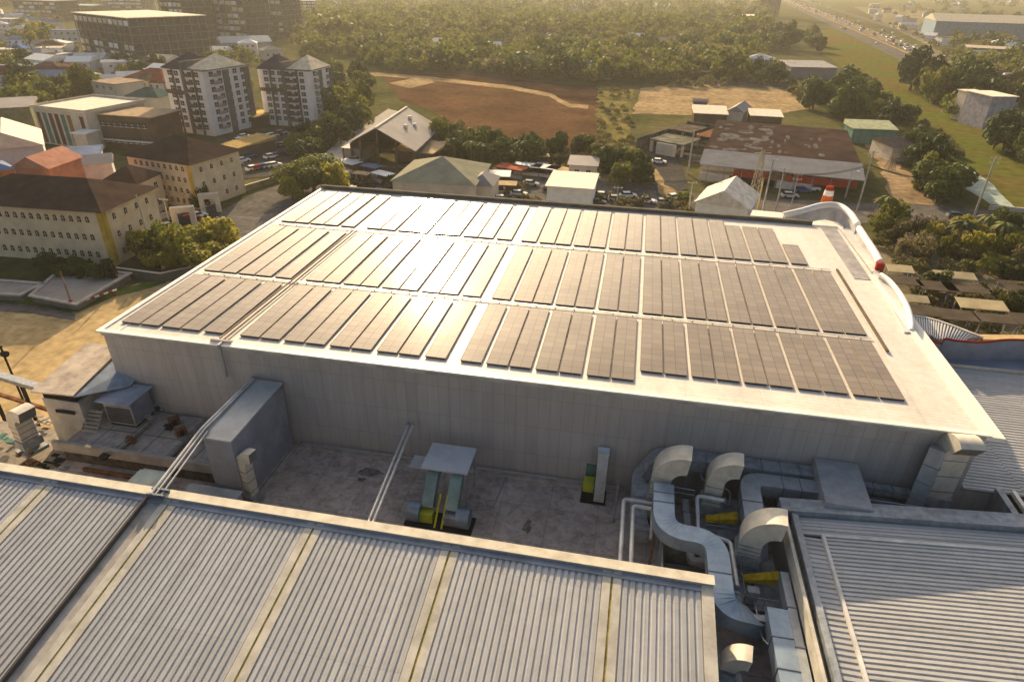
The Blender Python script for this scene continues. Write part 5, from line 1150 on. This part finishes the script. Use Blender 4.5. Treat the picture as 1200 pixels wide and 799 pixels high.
# ------------------------------------------------------------------ vehicles
def carparts(van=False):
    Lc, Wc = (4.4, 1.75)
    b = MB(); hb = .85 if not van else 1.0
    prof = [(-2.2,.3),(2.2,.3),(2.2,.7),(1.2,.92),(-2.1,.95),(-2.2,.6)] if not van else [(-2.3,.3),(2.3,.3),(2.3,.9),(1.9,1.15),(-2.3,1.15)]
    N = len(prof); b.add([(x,-Wc/2,z) for x,z in prof]+[(x,Wc/2,z) for x,z in prof], [tuple(range(N-1,-1,-1)), tuple(range(N,2*N))]+[(i,(i+1)%N,N+(i+1)%N,N+i) for i in range(N)])
    g_ = MB(); gp = [(-1.9,.951),(1.15,.951),(.45,1.38),(-1.45,1.4)] if not van else [(-2.25,1.151),(1.85,1.151),(1.1,1.75),(-2.15,1.78)]
    g_.add([(x,-Wc/2+.06+(.12 if i > 1 else 0),z) for i,(x,z) in enumerate(gp)]+[(x,Wc/2-.06-(.12 if i > 1 else 0),z) for i,(x,z) in enumerate(gp)], [(3,2,1,0),(4,5,6,7),(0,1,5,4),(1,2,6,5),(2,3,7,6),(3,0,4,7)])
    r_ = MB(); z = 1.405 if not van else 1.785; r_.box(-1.4 if not van else -2.1,-Wc/2+.2,z,.4 if not van else 1.05,Wc/2-.2,z+.05)
    w_ = MB(); w_.tube([(0,-.12,0),(0,.12,0)],.33,12)
    return b, g_, r_, w_
CB = {}
for van in (False, True):
    b, g_, r_, w_ = carparts(van)
    for cn, cc in (('white',(.78,.77,.74)),('silver',(.42,.42,.42)),('black',(.03,.03,.035)),('red',(.4,.05,.04)),('blue',(.08,.12,.25)),('grey',(.18,.18,.19))):
        pm = mat('car_paint_'+cn, cc, rough=.25, var=.03); CB[(van,cn)] = (b.mesh('body', pm), r_.mesh('roof_panel', pm), g_.mesh('windows', glass), w_.mesh('wheel', dark))
def car(px, py, cn, label, rz=0., van=False, group=None, wheels=True, scale=1, pos=None):
    p = pos or P(px,py); ms = CB[(van,cn)]; t = thing('van' if van else 'parked_car', label, 'van' if van else 'car', (p.x,p.y,.15), rz, group); t.scale = (scale,)*3
    lk('body', ms[0], t); lk('roof_panel', ms[1], t); lk('windows', ms[2], t)
    if wheels:
        for x in (-1.35,1.35):
            for y in (-.8,.8): lk('wheel', ms[3], t, (x,y,.33))
    return t
for a_ in ((622,218,'silver','silver car on the street left of the white flat building',0),(608,230,'white','white car half hidden behind the hall roof left of the white flat building',.1),(722,236,'silver','silver car on the street right of the white flat building',.05),(706,232,'white','white car close behind the hall roof, left of the thin pole',0),(757,238,'white','white car on the street left of the gabled shed',-.05),(790,234,'white','white pickup crossing at the foot of the asphalt lot',.6),(778,240,'silver','silver car beside the pickup near the gabled shed',.2),(772,192,'white','white car parked in front of the ruined hall',0),(940,226,'blue','blue car in front of the red shop fronts',.1),(925,232,'silver','silver car in front of the white shop sign',.1),(868,226,'blue','dark blue car before the cream shop wall',.1),(417,190,'white','white car beside the barn annexe',.3),(645,224,'grey','grey car in the shade beside the white flat building',0),(1052,250,'grey','grey car on the street right of the red shops',0),(1120,256,'grey','grey car on the street near the canal pole',0)):
    car(a_[0],a_[1],a_[2],a_[3],a_[4])
CL = []
r0 = random.Random(77)
for (px, py) in ((404,222),(416,226),(430,222),(446,228),(462,216),(505,214),(520,214),(566,222),(584,222),(588,236),(604,238),(660,226),(676,228),(736,232),(655,216),(744,246),(684,222),(700,240)):
    cn = r0.choice(['white','white','silver','grey','black','blue']); CL.append((car(px,py,cn,'',r0.uniform(-.3,.3),r0.random()<.3,'cars along the street behind the hall'), cn))
rank_labels(CL, 'KIND car along the street behind the hall, POS', 99)
car(950,224,'white','white van in front of the red shop fronts',.1,van=True); car(600,222,'red','red van on the street left of the silver car',.1,van=True)
# car park between towers
r0 = random.Random(21); cols = ['white','silver','black','grey','silver','red','blue','white']
k = 0
for row, (A, B, n_) in enumerate((((270,176),(292,158),5),((277,196),(300,180),4),((304,166),(330,158),6),((303,176),(334,172),7),((318,186),(338,182),4),((298,200),(322,196),5),((236,226),(262,214),5),((190,272),(232,256),6))):
    lab = ('nearest the left white tower','under the ochre sheds of the car park','at the foot of the right white tower','in the middle rank of the tower car park','in the short rank of the tower car park','in the front rank of the tower car park','beside the boundary wall near the street','in the shaded lane by the yellow apartments')[row]
    CL = []
    for j in range(n_):
        u = j/(n_-1); cn = r0.choice(cols)
        CL.append((car(A[0]+(B[0]-A[0])*u, A[1]+(B[1]-A[1])*u, cn, '', R(60)+r0.uniform(-.1,.1), group='cars parked '+lab), cn))
    rank_labels(CL, 'KIND car POS, '+lab, 99)
for k, (A, B) in enumerate((((262,184),(282,188)),((288,148),(300,150)))):
    bld('ochre_shed', ('nearer','farther')[k]+' ochre tin roofed shed in the tower car park', A, B, 14 if k == 0 else 8, 3.6, 'shed', 1, brn2, mat('ochre_tin', (.42,.30,.12)))
# highway traffic
a, b = P(*hwA), P(*hwB); d = (b-a).normalized(); s = Vector((-d.y,d.x,0)); L = (b-a).length
CL = {0: [], 1: []}
for k in range(190):
    u = r0.uniform(-.08,1.3)*L; near = k < 150; lane = r0.choice([-34,-31.5,-29,-26.5,-24,-21,-18.5]) if near else r0.choice([-6,-3,-66,-70,-48,-44])
    p = a+d*u+s*(lane+r0.uniform(-.5,.5)); van = r0.random() < .4; cn = r0.choice(['white','white','silver','red','grey','white'])
    CL[0 if near else 1].append((car(0,0,cn,'', math.atan2(d.y,d.x), van, 'highway traffic', wheels=True, pos=p, scale=1.35 if van else 1.2), cn+(' van' if van else ' car')))
rank_labels(CL[0], 'KIND in dense highway traffic, POS', 8, 'cluster'); rank_labels(CL[1], 'KIND on a quieter carriageway, POS', 6, 'cluster')

# ------------------------------------------------------------------ trees
def crown_mesh(seed, n, leaf, clumps=14, flat=1.0, m=L_olive, name='crown'):
    g = np.random.default_rng(seed)
    cc = g.normal(size=(clumps,3)); cc /= np.linalg.norm(cc,axis=1)[:,None]; cc *= (g.uniform(.25,.75,clumps)**.6)[:,None]
    cc[:,2] = cc[:,2]*.75*flat+.85; cr_ = g.uniform(.24,.46,clumps)
    wts = cr_**2; wts /= wts.sum(); idx = g.choice(clumps, n, p=wts)
    dv = g.normal(size=(n,3)); dv /= np.linalg.norm(dv,axis=1)[:,None]
    pos = cc[idx]+dv*(cr_[idx]*g.uniform(.72,1.08,n))[:,None]*np.array([1,1,.8*flat])
    nr = dv*.7+g.normal(size=(n,3))*.5+np.array([0,0,.25]); nr /= np.linalg.norm(nr,axis=1)[:,None]
    t1 = np.cross(nr, g.normal(size=(n,3))); t1 /= np.linalg.norm(t1,axis=1)[:,None]; t2 = np.cross(nr,t1)
    sz = leaf*g.uniform(.6,1.35,n)[:,None]
    V = np.stack([pos-t1*sz-t2*sz*.3, pos+t2*sz*.9, pos+t1*sz*1.1-t2*sz*.2, pos-t2*sz*.8],1).reshape(-1,3)
    me = bpy.data.meshes.new(name); me.vertices.add(4*n); me.vertices.foreach_set('co', V.astype(np.float32).ravel())
    me.loops.add(4*n); me.loops.foreach_set('vertex_index', np.arange(4*n,dtype=np.int32)); me.polygons.add(n)
    me.polygons.foreach_set('loop_start', np.arange(0,4*n,4,dtype=np.int32)); me.polygons.foreach_set('loop_total', np.full(n,4,dtype=np.int32)); me.update(); me.validate(); me.materials.append(m)
    return me
def trunk_mesh(seed):
    g = random.Random(seed); t = MB(); t.tube([(0,0,0),(.02,.01,.35),(g.uniform(-.05,.05),.02,.75)],[.07,.055,.03],7)
    for k in range(5):
        a_ = k*1.26+g.uniform(-.3,.3); t.tube([(.02,.01,.3+.05*k),(.28*math.cos(a_),.28*math.sin(a_),.62+.05*k),(.5*math.cos(a_),.5*math.sin(a_),.9)],[.035,.025,.012],5)
    return t.mesh('trunk', trunk_m)
TR = [trunk_mesh(i) for i in range(3)]
CR = {'dark': [crown_mesh(i, 1500, .085, 15, m=L_dark) for i in range(4)], 'olive': [crown_mesh(10+i, 1500, .085, 15, m=L_olive) for i in range(4)],
      'yellow': [crown_mesh(20+i, 1500, .08, 12, m=L_yel) for i in range(3)], 'dry': [crown_mesh(30+i, 800, .07, 9, m=L_dry) for i in range(3)],
      'bigyellow': [crown_mesh(40, 6500, .045, 26, .8, m=leaf_mat('leaves_big_tree', (.085,.105,.02), (.22,.21,.035), .4))]}
NT = 0
def tree(px, py, kind, r, label, group=None, h=None, pos=None, name='tree'):
    global NT; NT += 1
    p = pos or P(px,py); t = thing(name, label, 'tree' if name == 'tree' else 'bush', (p.x,p.y,0), rnd.uniform(0,6.28), group); h = h or r*1.0
    t.scale = (r*rnd.uniform(.75,1.15), r*rnd.uniform(.8,1.2), h*rnd.uniform(.8,1.35))
    lk('crown', rnd.choice(CR[kind]), t); lk('trunk', rnd.choice(TR), t)
    return t
def inpoly(x, y, poly):
    c = False
    for i in range(len(poly)):
        (x1,y1),(x2,y2) = poly[i],poly[i-1]
        if (y1 > y) != (y2 > y) and x < (x2-x1)*(y-y1)/(y2-y1)+x1: c = not c
    return c
def grove(poly, n, kinds, r0_, r1_, label, group, mind=.8):
    g = random.Random(len(label)+n); xs = [p[0] for p in poly]; ys = [p[1] for p in poly]; pl_ = []; tries = 0
    items = []
    while len(pl_) < n and tries < n*60:
        tries += 1; x, y = g.uniform(min(xs),max(xs)), g.uniform(min(ys),max(ys))
        if not inpoly(x,y,poly): continue
        p = P(x,y); r = g.uniform(r0_,r1_)
        if any((p-q).length < (r+s_)*mind*.5 for q, s_ in pl_): continue
        pl_.append((p,r)); k = g.choice(kinds)
        items.append((tree(0,0,k,r,'', group, h=r*g.uniform(.85,1.25), pos=p), {'dark':'dark green','olive':'olive green','yellow':'yellow green','dry':'thin dry','bigyellow':'golden'}[k]))
    rank_labels(items, 'KIND %s, POS %s' % ('shrub' if 'shrub' in group else 'tree', label), 9)
grove([(392,58),(420,40),(600,44),(900,52),(900,78),(850,92),(700,96),(640,92),(560,84),(440,82)], 14, ['olive','dark','olive','dry'], 5.5, 8.5, 'of the wide wood', 'trees of the wide wood')
grove([(385,90),(440,98),(450,120),(432,150),(400,170),(388,140)], 20, ['olive','dark'], 4, 6, 'between white tower and barn', 'trees by the gabled barn')
grove([(370,165),(395,160),(380,180),(350,190)], 6, ['olive','dark'], 3.0, 4.2, 'left of the concrete lane', 'trees left of the concrete lane')
grove([(515,165),(545,168),(625,182),(628,196),(560,196),(515,188)], 24, ['dark','olive'], 2.8, 4.3, 'right of the barn', 'trees between barn and field')
grove([(520,158),(560,166),(620,176),(690,176),(700,188),(600,186),(540,176)], 16, ['olive','dry','dark'], 2.0, 3.6, 'on the near field edge', 'trees on the near edge of the field')
grove([(690,185),(745,188),(760,205),(750,232),(710,226),(700,205)], 12, ['olive','dark'], 2.5, 4.4, 'around the blue carport', 'trees around the blue carport')
grove([(900,46),(950,52),(962,62),(905,64)], 10, ['dark','olive'], 7, 9, 'above the white villa', 'trees near the white villa')
grove([(850,88),(912,92),(918,100),(860,99)], 8, ['olive','dark'], 4.5, 6.5, 'below the white villa', 'trees below the white villa')
grove([(945,112),(985,106),(1015,112),(1020,140),(985,150),(955,138)], 14, ['dark','dark','olive'], 4.5, 7, 'beyond the rusty hall', 'dense clump beyond the rusty hall')
grove([(1000,128),(1060,132),(1075,165),(1050,160)], 9, ['olive','dark'], 3.5, 5, 'behind the green roofed shed', 'trees behind the green shed')
grove([(1068,185),(1095,185),(1112,225),(1108,242),(1075,238)], 14, ['dark','olive','dark'], 3.8, 5.6, 'right of the dirt road', 'thicket by the dirt road')
grove([(1060,105),(1110,100),(1150,110),(1150,140),(1110,142),(1090,130)], 14, ['dark','olive'], 7, 10, 'left of the lilac house', 'tall stand by the lilac house')
grove([(1130,160),(1200,168),(1215,200),(1195,195),(1150,170)], 9, ['dark'], 5, 7, 'below the lilac grey house', 'trees below the lilac house')
grove([(1150,110),(1230,90),(1230,140),(1190,130)], 8, ['olive','dry'], 5, 7, 'around the lilac grey house', 'trees around the lilac house')
grove([(1024,258),(1060,255),(1090,275),(1085,310),(1050,300),(1028,285)], 14, ['dry','yellow','dry'], 2.0, 3.2, 'by the curved parapet', 'small trees by the parapet')
grove([(1090,270),(1200,285),(1205,330),(1150,330),(1090,312)], 18, ['dry','olive','yellow'], 2.0, 3.4, 'beyond the canopies', 'small trees in the car park')
grove([(1060,335),(1200,350),(1200,395),(1120,385)], 10, ['dry','olive'], 1.4, 2.2, 'among the canopies', 'shrubs between canopies')
grove([(160,300),(190,302),(200,316),(150,312)], 5, ['yellow','olive'], 2.4, 3.2, 'by the nearest yellow block', 'trees by the yellow apartment')
grove([(205,298),(262,292),(240,318),(205,322)], 5, ['yellow'], 3.0, 4.4, 'touching the hall roof', 'bushy trees against the hall')
grove([(50,318),(120,326),(140,332),(60,328)], 10, ['dark'], 1.8, 2.6, 'below the yellow block', 'hedge shrubs below the apartment')
grove([(-5,76),(30,80),(60,104),(110,118),(60,118),(0,108)], 16, ['dark','olive'], 4, 6, 'around the maroon roof', 'trees around the maroon roofed house')
grove([(30,30),(58,40),(60,62),(36,64)], 9, ['olive','yellow'], 5, 7, 'by the white house', 'trees left of the white house')
grove([(120,80),(190,84),(195,94),(130,98)], 12, ['dark','olive'], 4, 6, 'before the dark block', 'trees in front of the broad dark block')
grove([(262,88),(296,84),(300,140),(285,140)], 7, ['yellow','olive'], 3.5, 4.5, 'between the two white towers', 'trees between the towers')
grove([(345,150),(368,158),(352,190),(340,196)], 5, ['dark','olive'], 3, 4, 'beside the tower car park', 'trees beside the tower car park')
grove([(235,222),(268,228),(240,250),(215,250)], 6, ['dark','olive'], 2, 3, 'beside the farther yellow block', 'trees right of the farther yellow apartment')
tree(368,222,'bigyellow',8.2,'big round golden green tree behind the left back corner of the hall', h=7.2)
tree(392,226,'yellow',4.0,'smaller yellow green tree touching the big round one')
tree(343,234,'yellow',3.0,'low yellow tree left of the big round tree')
tree(512,180,'dark',3.6,'dark tree at the right end of the barn roof')
tree(800,240,'yellow',1.8,'small yellow bush at the corner of the asphalt lot')
# ------------------------------------------------------------------ palms
fr = MB()
for k in range(13):
    a_ = k*2*math.pi/13; up_ = .5+.3*math.sin(k*2.3); pts = [Vector((math.cos(a_)*u*2.6, math.sin(a_)*u*2.6, 6.4+up_*u*1.6-2.1*u*u)) for u in (0,.25,.5,.75,1)]
    sd_ = Vector((-math.sin(a_),math.cos(a_),0))
    for i in range(4):
        w0, w1 = (.16,.42,.5,.36,.05)[i], (.16,.42,.5,.36,.05)[i+1]
        p, q = pts[i], pts[i+1]; fr.add([p,p+sd_*w0-Vector((0,0,w0*.5)),q+sd_*w1-Vector((0,0,w1*.5)),q], [(0,1,2,3)]); fr.add([p,q,q-sd_*w1-Vector((0,0,w1*.5)),p-sd_*w0-Vector((0,0,w0*.5))], [(0,1,2,3)])
FRM = fr.mesh('fronds', L_olive); PT_ = MB().tube([(0,0,0),(.15,.05,3),(.02,0,6.4)],[.22,.16,.13],8).mesh('trunk', trunk_m)
for k, (px, py, lb) in enumerate(((532,192,'palm right of the barn, leftmost'),(552,196,'palm with two neighbours right of the barn'),(566,200,'palm at the middle of the row before the red field'),(612,196,'palm near the stalls before the red field'),(1148,292,'palm in the car park near the canal pole'),(1165,302,'palm right of the one near the canal pole'),(1116,300,'palm left of the canal pole'),(1030,268,'palm beside the red end cap of the parapet'))):
    p = P(px,py); t = thing('palm_tree', lb, 'palm tree', (p.x,p.y,0), k*1.1); t.scale = (1.15,)*3; lk('fronds', FRM, t); lk('trunk', PT_, t)
# ------------------------------------------------------------------ far wood as stuff
def woodland(name, label, zones, m, seed=3):
    g = np.random.default_rng(seed); allV = []
    for (poly, n, r) in zones:
        xs = [p[0] for p in poly]; ys = [p[1] for p in poly]; c = 0; tr = 0
        while c < n and tr < n*20:
            tr += 1; x, y = g.uniform(min(xs),max(xs)), g.uniform(min(ys),max(ys))
            if not inpoly(x,y,poly): continue
            c += 1; p = P(x,y); rr = r*g.uniform(.7,1.3); k = 130
            dv = g.normal(size=(k,3)); dv /= np.linalg.norm(dv,axis=1)[:,None]; dv[:,2] = np.abs(dv[:,2])*1.1+.15
            pos = np.array([p.x,p.y,rr*.35])+dv*rr*g.uniform(.6,1.05,k)[:,None]
            t1 = g.normal(size=(k,3)); t1 /= np.linalg.norm(t1,axis=1)[:,None]; t2 = np.cross(t1, g.normal(size=(k,3))); t2 /= np.linalg.norm(t2,axis=1)[:,None]; s_ = rr*.17
            allV.append(np.stack([pos-t1*s_,pos+t2*s_,pos+t1*s_,pos-t2*s_],1).reshape(-1,3))
    V = np.concatenate(allV); n = len(V)//4; me = bpy.data.meshes.new(name); me.vertices.add(4*n); me.vertices.foreach_set('co', V.astype(np.float32).ravel())
    me.loops.add(4*n); me.loops.foreach_set('vertex_index', np.arange(4*n,dtype=np.int32)); me.polygons.add(n)
    me.polygons.foreach_set('loop_start', np.arange(0,4*n,4,dtype=np.int32)); me.polygons.foreach_set('loop_total', np.full(n,4,dtype=np.int32)); me.update(); me.validate(); me.materials.append(m)
    o = bpy.data.objects.new(name, me); C.objects.link(o); return tag(o, label, None, None, 'stuff')
woodland('far_woodland', 'hazy olive woodland and scrub reaching to the top edge', [([(392,40),(900,44),(900,78),(860,96),(700,98),(560,84),(440,80),(395,60)],520,6),([(336,50),(400,30),(400,90),(372,80)],40,6),([(20,0),(100,0),(60,50),(20,66)],60,5),([(1062,8),(1180,14),(1180,60),(1145,92),(1122,62)],90,4.5),([(190,56),(300,66),(300,84),(262,80),(200,72)],35,4),([(-40,60),(60,64),(120,112),(40,130),(-40,120)],60,4),([(345,-14),(900,-14),(905,46),(380,50),(360,30)],700,9),([(-60,-14),(200,-14),(190,8),(-60,10)],140,9),([(1030,-14),(1260,-14),(1260,14),(1110,12)],120,8),([(1085,78),(1130,95),(1150,150),(1110,140)],30,4),([(1120,75),(1260,80),(1260,110),(1120,100)],60,6),([(440,76),(700,92),(700,100),(520,86),(440,86)],60,4)], L_olive)
woodland('dark_woodland', 'darker green tree masses scattered through the far wood', [([(345,0),(900,0),(905,46),(860,92),(640,94),(440,80),(392,60)],170,7),([(-60,0),(200,0),(190,8),(-60,10)],40,7),([(1100,20),(1260,30),(1260,110),(1150,100)],40,7)], L_dark, 14)
woodland('dry_woodland', 'brown dry bushes and bare crowns scattered through the far wood', [([(345,0),(900,0),(905,46),(860,92),(640,94),(440,80),(392,60)],150,5.5),([(1100,40),(1260,50),(1260,110),(1150,100)],40,5)], L_dry, 15)
woodland('roadside_scrub', 'low green and brown scrub around the street, lots and canal', [([(380,212),(600,220),(820,240),(820,258),(600,246),(380,232)],60,1.3),([(1020,255),(1220,270),(1220,330),(1030,320)],90,1.3),([(1060,335),(1210,345),(1210,400),(1080,380)],50,1.1),([(700,100),(742,105),(738,190),(700,186)],60,1.2),([(600,184),(700,190),(700,206),(600,204)],30,1.6),([(60,120),(130,120),(120,165),(60,160)],20,2),([(752,96),(940,98),(950,130),(920,104),(760,104)],40,2.2),([(1010,4),(1080,10),(1085,50),(1140,96),(1200,108),(1200,86),(1110,60),(1040,30)],60,3),([(990,78),(1010,80),(1130,190),(1110,180)],26,1.3),([(505,150),(545,165),(600,184),(700,188),(700,180),(600,178),(520,140)],50,1.6),([(1070,150),(1120,190),(1130,190),(1090,140)],14,1.6)], leaf_mat('leaves_scrub', (.05,.06,.018), (.19,.15,.05), .35), 9)

# ================================================================== haze
hz = MB(); hz.box(-1900,-60,-1,1900,2600,112)
hm = bpy.data.materials.new('haze'); hm.use_nodes = True; t_ = hm.node_tree; t_.nodes.remove(t_.nodes['Principled BSDF'])
pv = t_.nodes.new('ShaderNodeVolumePrincipled'); pv.inputs['Color'].default_value = (.90,.88,.80,1); pv.inputs['Density'].default_value = HAZE_DENSITY; pv.inputs['Anisotropy'].default_value = .35
t_.links.new(pv.outputs[0], t_.nodes['Material Output'].inputs['Volume'])
h_ = hz.build('haze', hm); tag(h_, 'warm evening haze over the town', kind='stuff')
print('trees', NT, 'objects', len(bpy.data.objects))

bad = [o.name for o in bpy.data.objects if o.get('label') and not (4 <= len(o['label'].replace(',', ' ').replace('-', ' ').split()) <= 16)]
print('BADLABELS', len(bad), [(b, bpy.data.objects[b]['label']) for b in bad][:60])
